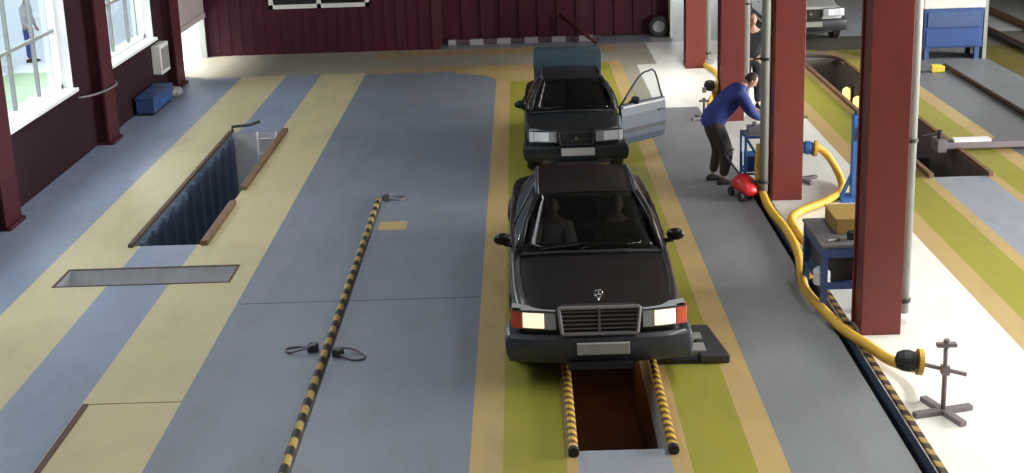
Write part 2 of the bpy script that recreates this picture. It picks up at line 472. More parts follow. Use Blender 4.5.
# sliding gate, maroon ribbed
r = link(bpy.data.objects.new('door_2', None)); r.location = (.85, 32.35, 0); r['kind'] = 'structure'
b = BM(); box(b, -2.85, 2.88, 0, .1, .03, 4.6)
for k in range(12): box(b, -2.85+k*.48, -2.85+k*.48+.1, -.04, 0, .05, 4.6)
obj('door_panel', b, 'maroon', r)
b = BM(); box(b, -2.85, 2.88, -.1, 0, 0, .05); obj('door_rail', b, 'dark', r)
b = BM(); box(b, -2.2, 3.68, 32.3, 32.6, 4.5, TOP); structure(obj('wall_back_lintel', b, 'maroon'))
b = BM(); box(b, 3.68, 3.74, 31.9, 40.2, 0, TOP); structure(obj('wall_partition', b, 'cream'))
# right hall: far wall with a big bright opening, and right wall with windows
b = BM(); box(b, 3.7, 4.1, 40, 40.3, 0, TOP); box(b, 6.1, 16, 40, 40.3, 0, TOP); box(b, 4.1, 6.1, 40, 40.3, 4.2, TOP)
structure(obj('wall_back_right', b, 'far'))
b = BM(); RW = [(9.5, 12.5), (14.0, 17.3), (24.2, 27.6)]; yc = 0
for a, c in RW:
    box(b, 16, 16.3, yc, a, 0, TOP); box(b, 16, 16.3, a, c, 0, 1.2); box(b, 16, 16.3, a, c, 5.2, TOP); yc = c
box(b, 16, 16.3, yc, 40.3, 0, TOP); structure(obj('wall_right', b, 'ceiling'))
b = BM(); box(b, -8.1, 16.3, 0, 40.3, TOP, TOP+.2); structure(obj('ceiling', b, 'ceiling'))
b = BM(); box(b, -8.1, 16.3, -.3, 0, 0, TOP); structure(obj('wall_front', b, 'ceiling'))
# outside ground
b = BM(); box(b, -60, -8.1, -20, 80, -.35, -.3); structure(obj('ground', b, 'yard'))

# ================================================================== COLUMNS + PIPES
collabel = ['dark red steel column nearest the camera, beside the blue workbench', 'dark red steel column second from the camera, just right of the bending man in blue',
            'dark red steel column third from the camera, behind the bending man', 'dark red steel column farthest from the camera, beside the open car door']
for i, y in enumerate([13.1, 18.1, 23.05, 28.0]):
    b = BM(); box(b, -.215, .215, 0, .05, 0, TOP); box(b, -.215, .215, .38, .43, 0, TOP); box(b, -.19, .19, .05, .38, 0, TOP)
    o = obj('steel_column', b, 'red', loc=(3.785, y, 0), bevel=.006); tag(o, collabel[i], 'column', 'red steel columns'); o['kind'] = 'structure'
def downpipe(x, y, label, r=.075):
    b = BM(); tube(b, [(0, 0, .14), (0, 0, TOP)], r, 16)
    o = obj('downpipe', b, 'pipe', smooth=True, loc=(x, y, 0)); tag(o, label, 'pipe', 'pipes on the columns')
    for z in (.28, 2.1, 4.0):
        b = BM(); lathe(b, [(r+.003, z-.02), (r+.014, z-.02), (r+.014, z+.02), (r+.003, z+.02)], 16); box(b, -.18, -r+.01, -.012, .012, z-.014, z+.014)
        obj('pipe_clamp', b, 'black', o)
    return o
downpipe(4.10, 13.42, 'pale grey vertical pipe clamped to the nearest red column')
o = downpipe(3.45, 18.16, 'pale vertical pipe on the left side of the second red column', .065)
downpipe(4.08, 23.4, 'pale vertical pipe on the right side of the third red column', .07)
downpipe(4.08, 28.3, 'pale vertical pipe on the right side of the farthest red column', .07)

# ================================================================== RAILS & FLOOR BARS
def rounded_bar(name, x, y0, y1, r, m, label, cat, sink=.3, zc=None):
    b = BM(); L = y1-y0; n = max(2, int(L/.5))
    z = r*(1-sink) if zc is None else zc
    tube(b, [(0, L*k/n-L/2, 0) for k in range(n+1)], r, 14)
    return tag(obj(name, b, m, smooth=False, loc=(x, (y0+y1)/2, z)), label, cat)
o = rounded_bar('guide_bar', -2.24, 9.0, 18.62, .042, 'hazard', 'long black and yellow striped floor bar on the left grey-blue bay', 'floor bar', .05)
for s in (-1, 1):
    b = BM(); lathe(b, [(.02, 0), (.044, 0), (.044, .03), (.02, .03)], 16, 'Y'); obj('end_cap', b, 'dark', o, loc=(0, 4.79 if s > 0 else -4.83, 0))
rounded_bar('pit_rail', .345, 10.62, 17.4, .045, 'hazard2', 'yellow and dark striped rail on the left edge of the pit under the black sedan', 'rail', 0)
rounded_bar('pit_rail', 1.245, 10.62, 17.4, .045, 'hazard2', 'yellow and dark striped rail on the right edge of the pit under the black sedan', 'rail', 0)
for x in (.345, 1.245):
    b = BM(); tube(b, [(x, 10.56, .045), (x, 10.62, .045)], .05, 14)
    side = 'left' if x < 1 else 'right'
    tag(obj('rail_cap', b, 'black', smooth=False), 'round black end cap on the %s striped pit rail in front of the black sedan' % side, 'end cap')
def flat_rail(x0, x1, y0, y1, h, m, label, group=None):
    b = BM(); box(b, -(x1-x0)/2, (x1-x0)/2, -(y1-y0)/2, (y1-y0)/2, 0, h)
    box(b, -(x1-x0)/2-.015, -(x1-x0)/2, -(y1-y0)/2, (y1-y0)/2, -.0, h*.4) if False else None
    return tag(obj('pit_rail', b, m, loc=((x0+x1)/2, (y0+y1)/2, 0), bevel=.008), label, 'rail', group)
flat_rail(-4.50, -4.40, 16.84, 18.75, .07, 'rust', 'short rusty brown rail on the right edge of the empty left pit, nearer piece')
flat_rail(-4.50, -4.40, 19.5, 23.35, .07, 'rust', 'long rusty brown rail on the right edge of the empty left pit, farther piece')
flat_rail(-5.50, -5.43, 16.84, 23.35, .05, 'dkrust', 'thin dark brown rail along the left edge of the empty left pit')
flat_rail(-4.53, -4.47, 7.0, 11.93, .02, 'dkrust', 'thin dark brown metal strip set in the floor at the lower left')
b = BM(); tube(b, [(-5.43, 23.34, .02), (-5.43, 23.34, .12), (-5.1, 23.36, .14), (-4.98, 23.6, .14)], .03, 8)
tag(obj('pit_handrail', b, 'dark', smooth=True), 'bent dark bar at the far end of the empty left pit', 'handrail')
b = BM()
for x in (-4.95, -4.6): tube(b, [(x, 23.22, -1.3), (x, 23.22, .03)], .02, 8)
for z in (-1.0, -.7, -.4, -.1): tube(b, [(-4.95, 23.22, z), (-4.6, 23.22, z)], .015, 8)
tag(obj('pit_ladder', b, 'cream', smooth=True), 'small pale ladder at the far end wall inside the left pit', 'ladder')
# right lane pit
flat_rail(6.12, 6.20, 19.0, 28.7, .07, 'rust', 'rusty brown rail on the left edge of the lamp lit pit in the right lane')
flat_rail(7.03, 7.11, 19.0, 28.0, .07, 'rust', 'rusty brown rail on the right edge of the lamp lit pit in the right lane')
b = BM(); tube(b, spline([(7.07, 28.0, .05), (6.95, 28.5, .05), (6.6, 28.75, .05), (6.16, 28.72, .05)], .1), .035, 8)
tag(obj('pit_handrail', b, 'dkrust', smooth=True), 'curved brown rail around the far end of the right lane pit', 'handrail')
for k, y in enumerate((26.3, 27.2)):
    t = thing('pit_lamp', ('nearer' if k == 0 else 'farther')+' warm glowing lamp on the wall inside the right lane pit', 'lamp', (6.97, y, -.55), 0, 'lamps inside the right pit')
    b = BM(); box(b, 0, .05, -.14, .14, -.24, .24); obj('lamp_housing', b, 'dark', t)
    b = BM(); lathe(b, [(.02, -.2), (.085, -.15), (.1, 0), (.085, .15), (.02, .2)], 12); obj('lamp_glass', b, 'pitlamp', t, smooth=True, loc=(-.06, 0, 0))
b = BM()
for k in range(4): box(b, 6.25, 6.7, 19.9+.3*k, 20.2+.3*k, -1.3, -1.3+.28*(k+1))
tag(obj('pit_steps', b, 'pitdark'), 'dark steps inside the near end of the right lane pit', 'steps')
t = thing('pit_jack_beam', 'long grey jack beam lying across the right lane pit', 'jack', (7.5, 20.6, 0))
b = BM(); box(b, -.75, 1.8, -.14, .14, .05, .15); box(b, -.8, -.65, -.18, .18, 0, .2); obj('beam', b, 'stand', t, bevel=.01)
b = BM(); box(b, -.5, .1, -.09, .09, .15, .19); obj('slide_plate', b, 'white', t)
b = BM(); tube(b, [(-.72, 0, .2), (-.72, 0, .34)], .04, 10); tube(b, [(-.72, 0, .3), (-1.02, -.02, .26)], .02, 8); obj('handle', b, 'black', t)
rounded_bar('guide_rail', 9.02, 20.0, 27.3, .05, 'dkrust', 'thin dark brown floor rail right of the green lane near the blue cabinet', 'rail', .3)
rounded_bar('guide_rail', 11.34, 22.0, 36.0, .09, 'dkrust', 'brown floor rail at the upper right corner, nearer of two', 'rail', .3)
rounded_bar('guide_rail', 12.42, 22.0, 38.0, .09, 'rust', 'brown floor rail at the upper right corner, farther of two', 'rail', .3)
# gutter hazard kerb
b = BM(); box(b, -.035, .035, -6.6, 6.6, 0, .035)
tag(obj('gutter_kerb', b, 'hazard3', loc=(3.505, 11.7, 0), bevel=.01), 'low black and yellow striped kerb beside the floor gutter on the right', 'kerb')
# clamps lying on the guide bar
def loop_clamp(x, y, label, rz=0):
    t = thing('wire_clamp', label, 'clamp', (x, y, 0), rz)
    b = BM(); tube(b, spline([(.05, 0, .09), (.18, .1, .06), (.34, .1, .015), (.4, .0, .015), (.3, -.07, .015), (.12, -.03, .04)], .04), .014, 8); obj('wire_loop', b, 'stand', t, smooth=True)
    b = BM(); box(b, .04, .14, -.05, .05, .0, .09); obj('clamp_block', b, 'dark', t, bevel=.01)
loop_clamp(-2.18, 13.0, 'dark wire clamp lying on the floor just right of the striped bar', -.35)
loop_clamp(-2.30, 13.1, 'dark wire clamp lying on the floor just left of the striped bar', PI-.2)
loop_clamp(-2.22, 18.68, 'dark wire clamp at the far end of the striped bar', .3)

# hazard bar and barrier arm by the gate
b = BM(); box(b, -1.9, 1.9, -.08, .08, 0, .14)
tag(obj('gate_stop_bar', b, 'hazardx', loc=(.05, 31.9, 0), bevel=.01), 'black and white banded stop bar on the floor before the far gate', 'bar')
b = BM(); tube(b, [(.95, 32.1, .62), (1.8, 31.25, .06)], .045, 10)
tag(obj('barrier_pole', b, 'pilaster', smooth=True), 'dark red pole leaning down in front of the far gate', 'pole')
t = thing('spare_wheel', 'small dark wheel standing against the far gate at its right end', 'wheel', (3.42, 32.15, 0))
b = BM(); lathe(b, [(.15, -.08), (.24, -.09), (.27, -.04), (.27, .04), (.24, .09), (.15, .08)], 24, 'Y', ring_=True); obj('tyre', b, 'tyre', t, smooth=True, loc=(0, 0, .27))
b = BM(); lathe(b, [(.03, -.05), (.15, -.06), (.15, .06), (.03, .05)], 20, 'Y'); obj('rim', b, 'rim', t, loc=(0, 0, .27))

# alignment turntable ramp by the black sedan
t = thing('wheel_jack_plate', 'dark floor plate with bright metal slide beside the front wheel of the black sedan', 'jack', (1.62, 12.9, 0))
b = BM(); prism(b, [(.12, -.42), (.44, -.42), (.32, .42), (.10, .42)], 0, .10); obj('base_plate', b, 'dark', t, bevel=.02)
b = BM(); box(b, -.34, .2, -.32, -.12, .02, .12); box(b, -.34, .2, .0, .16, .02, .12); obj('slide_bar', b, 'pipe', t, bevel=.01)
for y in (-.37, .23):
    b = BM(); box(b, -.36, .12, y-.03, y+.03, 0, .05); obj('guide_channel', b, 'black', t)

# ================================================================== PEOPLE
def skin_mesh(name, chains, material, parent, root=0, lv=2, smooth=True):
    """chains: list of [(x,y,z,r),...]; points equal by coordinates are shared"""
    idx = {}; vs = []; rs = []; es = []
    for ch in chains:
        prev = None
        for p in ch:
            k = tuple(round(c, 4) for c in p[:3])
            if k not in idx: idx[k] = len(vs); vs.append(k); rs.append(p[3])
            if prev is not None and prev != idx[k]: es.append((prev, idx[k]))
            prev = idx[k]
    me = bpy.data.meshes.new(name); me.from_pydata(vs, es, []); me.update()
    o = link(bpy.data.objects.new(name, me), parent)
    s = o.modifiers.new('skin', 'SKIN'); s.use_smooth_shade = True
    for i, r in enumerate(rs):
        v = me.skin_vertices[0].data[i]; v.radius = (r, r); v.use_root = (i == root)
    subsurf(o, lv); baked(o)
    o.data.materials.clear(); o.data.materials.append(M[material])
    for p in o.data.polygons: p.use_smooth = True
    return o

def lerp(a, b, t): return tuple(a[i]+(b[i]-a[i])*t for i in range(3))
def hand_chains(wrist, direction, side_v, curl=.35, s=1.):
    """palm and five fingers from the wrist; returns chains sharing palm points"""
    w = Vector(wrist); d = Vector(direction).normalized(); sv = Vector(side_v); sv = (sv-d*sv.dot(d)).normalized(); nrm = d.cross(sv)
    palm = w+d*.05*s; out = [[(*w, .024*s), (*palm, .030*s)]]
    for k, (o, L) in enumerate(((-.030, .075), (-.010, .085), (.010, .080), (.028, .062))):
        base = palm+d*.035*s+sv*o*s; p1 = base+(d*.6-nrm*curl*.4)*L*.55*s; p2 = p1+(d*.6-nrm*curl*1.4).normalized()*L*.5*s
        out.append([(*palm, .030*s), (*base, .011*s), (*p1, .0095*s), (*p2, .008*s)])
    tb = palm-sv*.035*s-d*.01*s; out.append([(*palm, .030*s), (*tb, .013*s), (*(tb+(d*.8-sv*.7)*.045*s), .010*s)])
    return out

def head_mesh(parent, c, fwd, up, s=1., skin='skin', hair='hair', haircut=.55):
    """head with brow, nose, mouth, ears and hair, at centre c"""
    f = Vector(fwd).normalized(); u = Vector(up); u = (u-f*u.dot(f)).normalized(); r = f.cross(u)
    mt = Matrix((r, f, u)).transposed()
    def surf(th, ph):
        x = .075*math.sin(ph)*math.cos(th); y = .098*math.sin(ph)*math.sin(th); z = .122*math.cos(ph)
        if z < 0: x *= 1+z*2.6; y *= 1+z*1.3
        if z < -.03 and y > 0: y *= 1.06
        if y > .03:                                              # face relief
            y += .022*math.exp(-((x/.014)**2+((z+.012)/.022)**2))      # nose
            y += .007*math.exp(-((abs(x)-.028)/.016)**2-((z-.03)/.010)**2)   # brow
            y -= .010*math.exp(-((abs(x)-.028)/.014)**2-((z-.010)/.012)**2)  # eye socket
            y += .006*math.exp(-(x/.024)**2-((z+.052)/.007)**2)
            y -= .004*math.exp(-(x/.024)**2-((z+.060)/.004)**2)
        return Vector((x, y, z))*s
    b = BM(); n, m = 40, 30; rows = []
    for i in range(1, m):
        rows.append([b.verts.new(surf(2*PI*j/n, PI*i/m)) for j in range(n)])
    for i in range(len(rows)-1):
        for j in range(n): b.faces.new((rows[i][j], rows[i][(j+1) % n], rows[i+1][(j+1) % n], rows[i+1][j]))
    b.faces.new(rows[0]); b.faces.new(rows[-1][::-1])
    for sx in (-1, 1): # ears
        mm = Matrix.Translation((sx*.077*s, -.005*s, -.01*s)) @ Matrix.Diagonal((.010*s, .019*s, .031*s, 1))
        bmesh.ops.create_icosphere(b, subdivisions=2, radius=1, matrix=mm)
    M4 = Matrix.Translation(c) @ mt.to_4x4()
    bmesh.ops.transform(b, matrix=M4, verts=b.verts[:])
    hd = obj('head', b, skin, parent, smooth=True)
    b = BM(); rows = []
    for i in range(1, 19):
        ph = PI*i/30; rr = []
        for j in range(n):
            th = 2*PI*j/n; front = math.sin(th)
            p2 = ph if front < .35 else min(ph, haircut+.25*(1-front))
            v = surf(th, p2); rr.append(b.verts.new(v*1.075+Vector((0, -.004*s, .004*s))))
        rows.append(rr)
    for i in range(len(rows)-1):
        for j in range(n):
            b.faces.new((rows[i][j], rows[i][(j+1) % n], rows[i+1][(j+1) % n], rows[i+1][j]))
    b.faces.new(rows[0])
    bmesh.ops.transform(b, matrix=M4, verts=b.verts[:])
    o = obj('hair', b, hair, parent, smooth=True)
    b = BM()
    for sx in (-1, 1):
        b = BM(); bmesh.ops.create_icosphere(b, subdivisions=2, radius=.0095*s, matrix=Matrix.Translation((sx*.028*s, .083*s, .010*s)))
        bmesh.ops.transform(b, matrix=M4, verts=b.verts[:]); obj('eye', b, 'hair', parent, smooth=True)

def shoe(parent, ankle, toe_dir, m='black'):
    a = Vector(ankle); d = Vector(toe_dir); d.z = 0; d.normalize(); s = Vector((-d.y, d.x, 0))
    b = BM(); rings = []
    for t, w, h in ((-.09, .030, .07), (-.05, .040, .10), (.02, .042, .10), (.10, .046, .07), (.16, .044, .05), (.19, .028, .03)):
        ring = []
        for k in range(12):
            an = 2*PI*k/12; ring.append(Vector((a.x, a.y, 0))+d*t+s*w*math.cos(an)+Vector((0, 0, max(.0, h/2+h/2*math.sin(an)))))
        rings.append(ring)
    loft(b, rings); return obj('shoe', b, m, parent, smooth=True)

def person(label, loc, J, jacket, trousers, rotz=0, headf=(0, 1, 0), headup=(0, 0, 1), toe=(0, 1, 0), shoes=True, haircut=.55, bulk=1., cat='person', name='person', group=None):
    """J: joints in local coordinates: pelvis, waist, chest, neck, headc, shL elL wrL, shR.., hipL knL anL, ..."""
    t = thing(name, label, cat, loc, rotz, group)
    g = lambda k, r: (*J[k], r)
    ch = [[g('pelvis', .13), g('waist', .12), g('chest', .145), g('neck', .058), (*lerp(J['neck'], J['headc'], .6), .052)]]
    for s in 'LR':
        ch.append([g('chest', .145), g('sh'+s, .062), g('el'+s, .043), g('wr'+s, .026)])
        hd = Vector(J['wr'+s])-Vector(J['el'+s])
        ch += hand_chains(J['wr'+s], hd, J.get('side', (0, 0, 1)))
        ch.append([g('pelvis', .13), g('hip'+s, .095), g('kn'+s, .062), g('an'+s, .040)])
    skin_mesh('body', ch, 'skin', t)
    head_mesh(t, J['headc'], headf, headup, haircut=haircut)
    # jacket: torso and sleeves a little larger than the body
    p_ = J['pelvis']; hem = ((p_[0], p_[1]+.02, p_[2]-.12, .15*bulk),) if bulk > 1 else ()
    ch = [[*hem, g('pelvis', .165*bulk), g('waist', .155*bulk), g('chest', .178*bulk), (*lerp(J['chest'], J['neck'], .85), .085)]]
    for s in 'LR': ch.append([g('chest', .178*bulk), g('sh'+s, .088*bulk), g('el'+s, .064*bulk), (*lerp(J['el'+s], J['wr'+s], .88), .048)])
    skin_mesh('jacket', ch, jacket, t)
    ch = [[g('pelvis', .15), (*lerp(J['pelvis'], J['waist'], .5), .14)]]
    for s in 'LR': ch.append([g('pelvis', .15), g('hip'+s, .115*bulk), g('kn'+s, .085*bulk), (*lerp(J['kn'+s], J['an'+s], .93), .066)])
    skin_mesh('trousers', ch, trousers, t)
    if shoes:
        for s in 'LR': shoe(t, J['an'+s], toe)
    return t
# bending man, facing +X locally via +Y forward, rotated
bend_ = dict(pelvis=(0, -.16, .93), waist=(0, -.05, 1.08), chest=(0, .14, 1.29), neck=(0, .29, 1.40), headc=(0, .40, 1.46),
            shL=(-.19, .19, 1.31), elL=(-.24, .38, 1.08), wrL=(-.17, .56, .98), shR=(.19, .19, 1.31), elR=(.25, .33, 1.05), wrR=(.18, .53, .92),
            hipL=(-.10, -.15, .87), knL=(-.12, -.02, .48), anL=(-.12, -.12, .09), hipR=(.10, -.15, .87), knR=(.13, .02, .48), anR=(.14, -.04, .09), side=(0, 0, 1))
bend = {k: tuple(c*1.07 for c in v) for k, v in bend_.items()}
person('person in a blue work jacket and dark trousers bending over a blue trolley', (3.01, 19.15, 0), bend, 'jacket', 'trousers', -PI/2+.15, headf=(0, .75, -.6), headup=(0, .6, .75), bulk=1.33)
stand = dict(pelvis=(0, 0, .95), waist=(0, .0, 1.12), chest=(0, .01, 1.38), neck=(0, .01, 1.56), headc=(0, .04, 1.71),
             shL=(-.2, 0, 1.43), elL=(-.27, .02, 1.13), wrL=(-.25, .12, .90), shR=(.2, 0, 1.43), elR=(.27, .02, 1.13), wrR=(.25, .12, .90),
             hipL=(-.1, 0, .9), knL=(-.11, .02, .49), anL=(-.12, 0, .09), hipR=(.1, 0, .9), knR=(.11, .02, .49), anR=(.12, 0, .09), side=(0, 1, 0))
person('person in black clothes standing upright behind the bending man, half hidden by a column', (4.30, 24.0, 0), stand, 'blackcloth', 'blackcloth', PI)
person('person in a pale shirt and blue trousers standing outside the nearest left window', (-12.75, 33.1, -.3), stand, 'lightcloth', 'jacket', -PI/2)
# outside: lawn and low pale wall
b = BM(); box(b, -12.7, -9.6, 24.0, 31.4, -.3, -.26)
tag(obj('lawn', b, 'grass'), 'green lawn outside the nearest left window', 'grass', kind='stuff')
b = BM(); bar(b, (-14.4, 34.6, -.2), (-12.75, 31.6, -.2), .2, .2)
tag(obj('garden_kerb', b, 'cream', bevel=.02), 'low pale kerb outside between the green lawn and the standing person', 'kerb')

# ================================================================== CARS
def sedan(name, label, loc, S, rotz=0):
    """S: dict of dimensions. Local: nose at y=0, tail at +y, width along x."""
    t = thing(name, label, 'car', loc, rotz)
    W, L, H = S['W']/2, S['L'], S['H']
    kz = H/1.46                                           # heights relative to the reference profile
    yc, yr0, yr1, yd = S['cowl'], S['roof0'], S['roof1'], S['deck']
    zb = .2
    st = [(.09, .78, .34, .775, .85), (.14, .87, .27, .82, .885), (.3, .935, .22, .84, .905), (.65, .97, .19, .855, .925), (yc*.72, .99, .18, .85, .925), (yc, 1.0, .18, .885, .965),
          (yc+.5, 1., .18, .90, .965), ((yc+yd)/2, 1., .18, .91, .97), (yd-.4, 1., .18, .915, .975), (yd, .99, .18, .915, .98), (yd+(L-yd)*.55, .97, .2, .905, .97),
          (L-.16, .92, .26, .87, .94), (L-.07, .86, .32, .76, .82), (L-.04, .80, .36, .6, .64)]
    rings = []
    for (y, w, zb, zs, zc) in st:
        hw = W*w; zs *= kz; zc *= kz; zm = (zb+zs)/2
        half = [(.0, zb), (.6*hw, zb), (.93*hw, zb+.01), (hw*.985, zb+.10), (hw, zm), (hw*.985, zs-.10), (hw*.955, zs-.025), (hw*.87, zs+.18*(zc-zs)), (hw*.6, zs+.72*(zc-zs)), (hw*.3, zc-.006), (0, zc)]
        rings.append([Vector((x, y, z)) for x, z in half]+[Vector((-x, y, z)) for x, z in half[-2:0:-1]])
    b = BM(); loft(b, rings)
    body = obj('body_shell', b, S['paint'], t, smooth=True); subsurf(body, 2)
    wr = S['wr']; fy, ry = S['fy'], S['fy']+S['wb']
    cuts = []
    for y in (fy, ry):
        c = BM(); lathe(c, [(wr+.05, -W-.2), (wr+.05, -W+.26)], 32, 'X', (0, y, wr)); cuts.append(c)
        c = BM(); lathe(c, [(wr+.05, W-.26), (wr+.05, W+.2)], 32, 'X', (0, y, wr)); cuts.append(c)
    c = BM(); box(c, -W+.13, W-.13, yc+.14, yd-.12, .34, 1.4); cuts.append(c)
    if S.get('open_door'):
        c = BM(); box(c, W-.3, W+.2, yc-.02, yc+1.02, .3, 1.4); cuts.append(c)
    cut(body, cuts)
    for p in body.data.polygons: p.use_smooth = True
    # ---- greenhouse
    zr = H; zbelt = .955*kz; zbs = .90*kz
    hb, hr = W*.80, W*.62
    A0, A1 = (W*.86, yc-.0, zbs+.02), (hr, yr0, zr-.055)
    C0, C1 = (W*.84, yd-.02, zbs+.03), (hr*.97, yr1, zr-.06)
    def roof_grid(bm, off):
        rows = []
        for i in range(9):
            v = i/8; y = yr0+(yr1-yr0)*v; w = hr*(1-.03*v); crown = .055*(1-(2*v-1)**2*.55)
            rows.append([bm.verts.new((w*u/4, y+(.03*(1-abs(u/4)**2)*(-1 if v < .2 else 0)), zr-.055+crown*(1-(u/4)**2)+off)) for u in range(-4, 5)])
        return rows
    b = BM(); a_ = roof_grid(b, 0); c_ = roof_grid(b, -.03)
    for i in range(8):
        for j in range(8):
            b.faces.new((a_[i][j], a_[i][j+1], a_[i+1][j+1], a_[i+1][j])); b.faces.new((c_[i][j], c_[i+1][j], c_[i+1][j+1], c_[i][j+1]))
    for i in range(8):
        for j in (0, 8): b.faces.new((a_[i][j], a_[i+1][j], c_[i+1][j], c_[i][j]))
        for k in (0, 8): b.faces.new((a_[k][i], a_[k][i+1], c_[k][i+1], c_[k][i]))
    obj('roof', b, S['paint'], t, smooth=False)
    def pane(p00, p10, p11, p01, bulge, n=8, name_='window_glass', m='glass', th=.006):
        """curved pane: p00->p10 bottom, p01->p11 top, bulge vector at mid width"""
        b = BM(); G = []
        p00, p10, p11, p01, bl = map(Vector, (p00, p10, p11, p01, bulge))
        for off in (Vector(), bl.normalized()*-th if bl.length else Vector((0, 0, -th))):
            g = []
            for i in range(n+1):
                v = i/n; g.append([b.verts.new((p00.lerp(p10, j/n)).lerp(p01.lerp(p11, j/n), v)+bl*(1-(2*j/n-1)**2)*(1-.3*v)+off) for j in range(n+1)])
            G.append(g)
        for q, g in enumerate(G):
            for i in range(n):
                for j in range(n): b.faces.new((g[i][j], g[i][j+1], g[i+1][j+1], g[i+1][j]))
        for i in range(n):
            for j in (0, n):
                b.faces.new((G[0][i][j], G[0][i+1][j], G[1][i+1][j], G[1][i][j])); b.faces.new((G[0][j][i], G[0][j][i+1], G[1][j][i+1], G[1][j][i]))
        return obj(name_, b, m, t, smooth=True)
    sx = lambda p: (-p[0], p[1], p[2])
    pane((-A0[0]+.04, A0[1]+.02, A0[2]+.03), (A0[0]-.04, A0[1]+.02, A0[2]+.03), (A1[0]-.02, A1[1], A1[2]), (-A1[0]+.02, A1[1], A1[2]), (0, -.11, .03), name_='windscreen')
    pane((-C0[0]+.05, C0[1], C0[2]+.02), (C0[0]-.05, C0[1], C0[2]+.02), (C1[0]-.02, C1[1], C1[2]), (-C1[0]+.02, C1[1], C1[2]), (0, .10, .02), name_='rear_window')
    yB = yc+(yd-yc)*.46
    yBt = yr0+(yr1-yr0)*.46
    for s in (-1, 1):
        f = (lambda p: p) if s > 0 else sx
        b = BM(); tube(b, [f(A0), f(tuple((Vector(A0)+Vector(A1))/2+Vector((.03, 0, .02)))), f(A1)], .032, 8); obj('windscreen_pillar', b, S['paint'], t, smooth=True)
        b = BM(); tube(b, [f(A1), f((hr*1.0, (yr0+yr1)/2, zr-.045)), f(C1)], .026, 8)
        obj('roof_rail', b, 'clad1' if S['paint'] != 'paint3' else S['paint'], t, smooth=True)
        bt, tp = Vector((W*.93, yB, zbs)), Vector((hr*1.0, yBt, zr-.06))
        b = BM(); bar(b, f(tuple(bt-Vector((.02, 0, 0)))), f(tuple(tp)), .09, .03); obj('door_pillar', b, 'black', t)
        # rear roof pillar as a tapered panel
        b = BM(); q = [Vector(f((W*.88, yd-.42, zbs+.01))), Vector(f((W*.80, yd+.04, zbs+.04))), Vector(f((C1[0]-.02, C1[1]+.04, C1[2]))), Vector(f((C1[0]+.01, C1[1]-.16, C1[2]+.01)))]
        inn = Vector((-.03*s, 0, 0)); a4 = [b.verts.new(p) for p in q]; b4 = [b.verts.new(p+inn) for p in q]
        b.faces.new(a4); b.faces.new(b4[::-1])
        for i in range(4): b.faces.new((a4[i], a4[(i+1) % 4], b4[(i+1) % 4], b4[i]))
        obj('rear_pillar', b, S['paint'], t)
        X = lambda v: (v*s,)
        if not (S.get('open_door') and s > 0):
            pane((s*W*.90, yc+.22, zbs), (s*W*.92, yB-.05, zbs), (s*hr*1.02, yBt-.04, zr-.07), (s*(hr+.02), yr0+.12, zr-.085), (.012*s, 0, 0), name_='front_side_window')
        pane((s*W*.92, yB+.05, zbs), (s*W*.90, yd-.42, zbs), (s*hr*1.0, yr1-.14, zr-.08), (s*hr*1.02, yBt+.05, zr-.07), (.012*s, 0, 0), name_='rear_side_window')
        b = BM(); tube(b, [(s*W*.945, yc+.2, zbs-.005), (s*W*.96, yB, zbs), (s*W*.94, yd-.35, zbs)], .010, 6); obj('belt_trim', b, 'chrome' if S.get('chrome') else 'black', t)
        # side cladding / sill strip
        b = BM(); box(b, s*W*.985-.012, s*W*.985+.018, fy+wr+.08, ry-wr-.08, .34, .46 if not S.get('chrome') else .56); obj('side_cladding', b, S.get('clad', 'black'), t, bevel=.01)
        # mirror
        b = BM(); mm = Matrix.Translation((s*(W+.06), yc+.26, zbs+.11)) @ Matrix.Rotation(-.15*s, 4, 'Z') @ Matrix.Diagonal((.10, .055, .07, 1))
        bmesh.ops.create_uvsphere(b, u_segments=20, v_segments=12, radius=1, matrix=mm)
        for v in b.verts: v.co.x = v.co.x
        bar(b, (s*(W-.06), yc+.28, zbs+.03), (s*(W+.04), yc+.27, zbs+.05), .06, .04)
        if not (S.get('open_door') and s > 0): obj('wing_mirror', b, S.get('mirror', 'paint1'), t, smooth=True)
        else: b.free()
        if not (S.get('open_door') and s > 0):
            b = BM(); box(b, s*W*.99-.01, s*W*.99+.03, yB-.22, yB-.06, zbs-.16, zbs-.13); obj('door_handle', b, 'black', t, bevel=.006)
        b = BM(); box(b, s*W*.99-.01, s*W*.99+.03, yd-.62, yd-.46, zbs-.16, zbs-.13); obj('door_handle', b, 'black', t, bevel=.006)
    # ---- front end
    hx = lambda v: v*W/.93
    z0, z1 = .665*kz, .845*kz
    yn = .075
    def front_arc(x): return yn-.012+.13*(abs(x)/W)**4      # plan curve of the nose
    def lamp_part(nm, xa, xb, za, zb_, m, dep=.1, out=.0):
        b = BM(); n = 6; rows = []
        for i in range(n+1):
            x = xa+(xb-xa)*i/n; y = front_arc(x)-.035-out
            rows.append([b.verts.new(p) for p in ((x, y+.0, za), (x, y+.02, zb_), (x, y+.02+dep, zb_), (x, y+dep, za))])
        for i in range(n):
            for k in range(4): b.faces.new((rows[i][k], rows[i][(k+1) % 4], rows[i+1][(k+1) % 4], rows[i+1][k]))
        b.faces.new(rows[0]); b.faces.new(rows[-1][::-1])
        return obj(nm, b, m, t, bevel=.006)
    g = S['grille']; e1, e2, e3 = S['lamps']
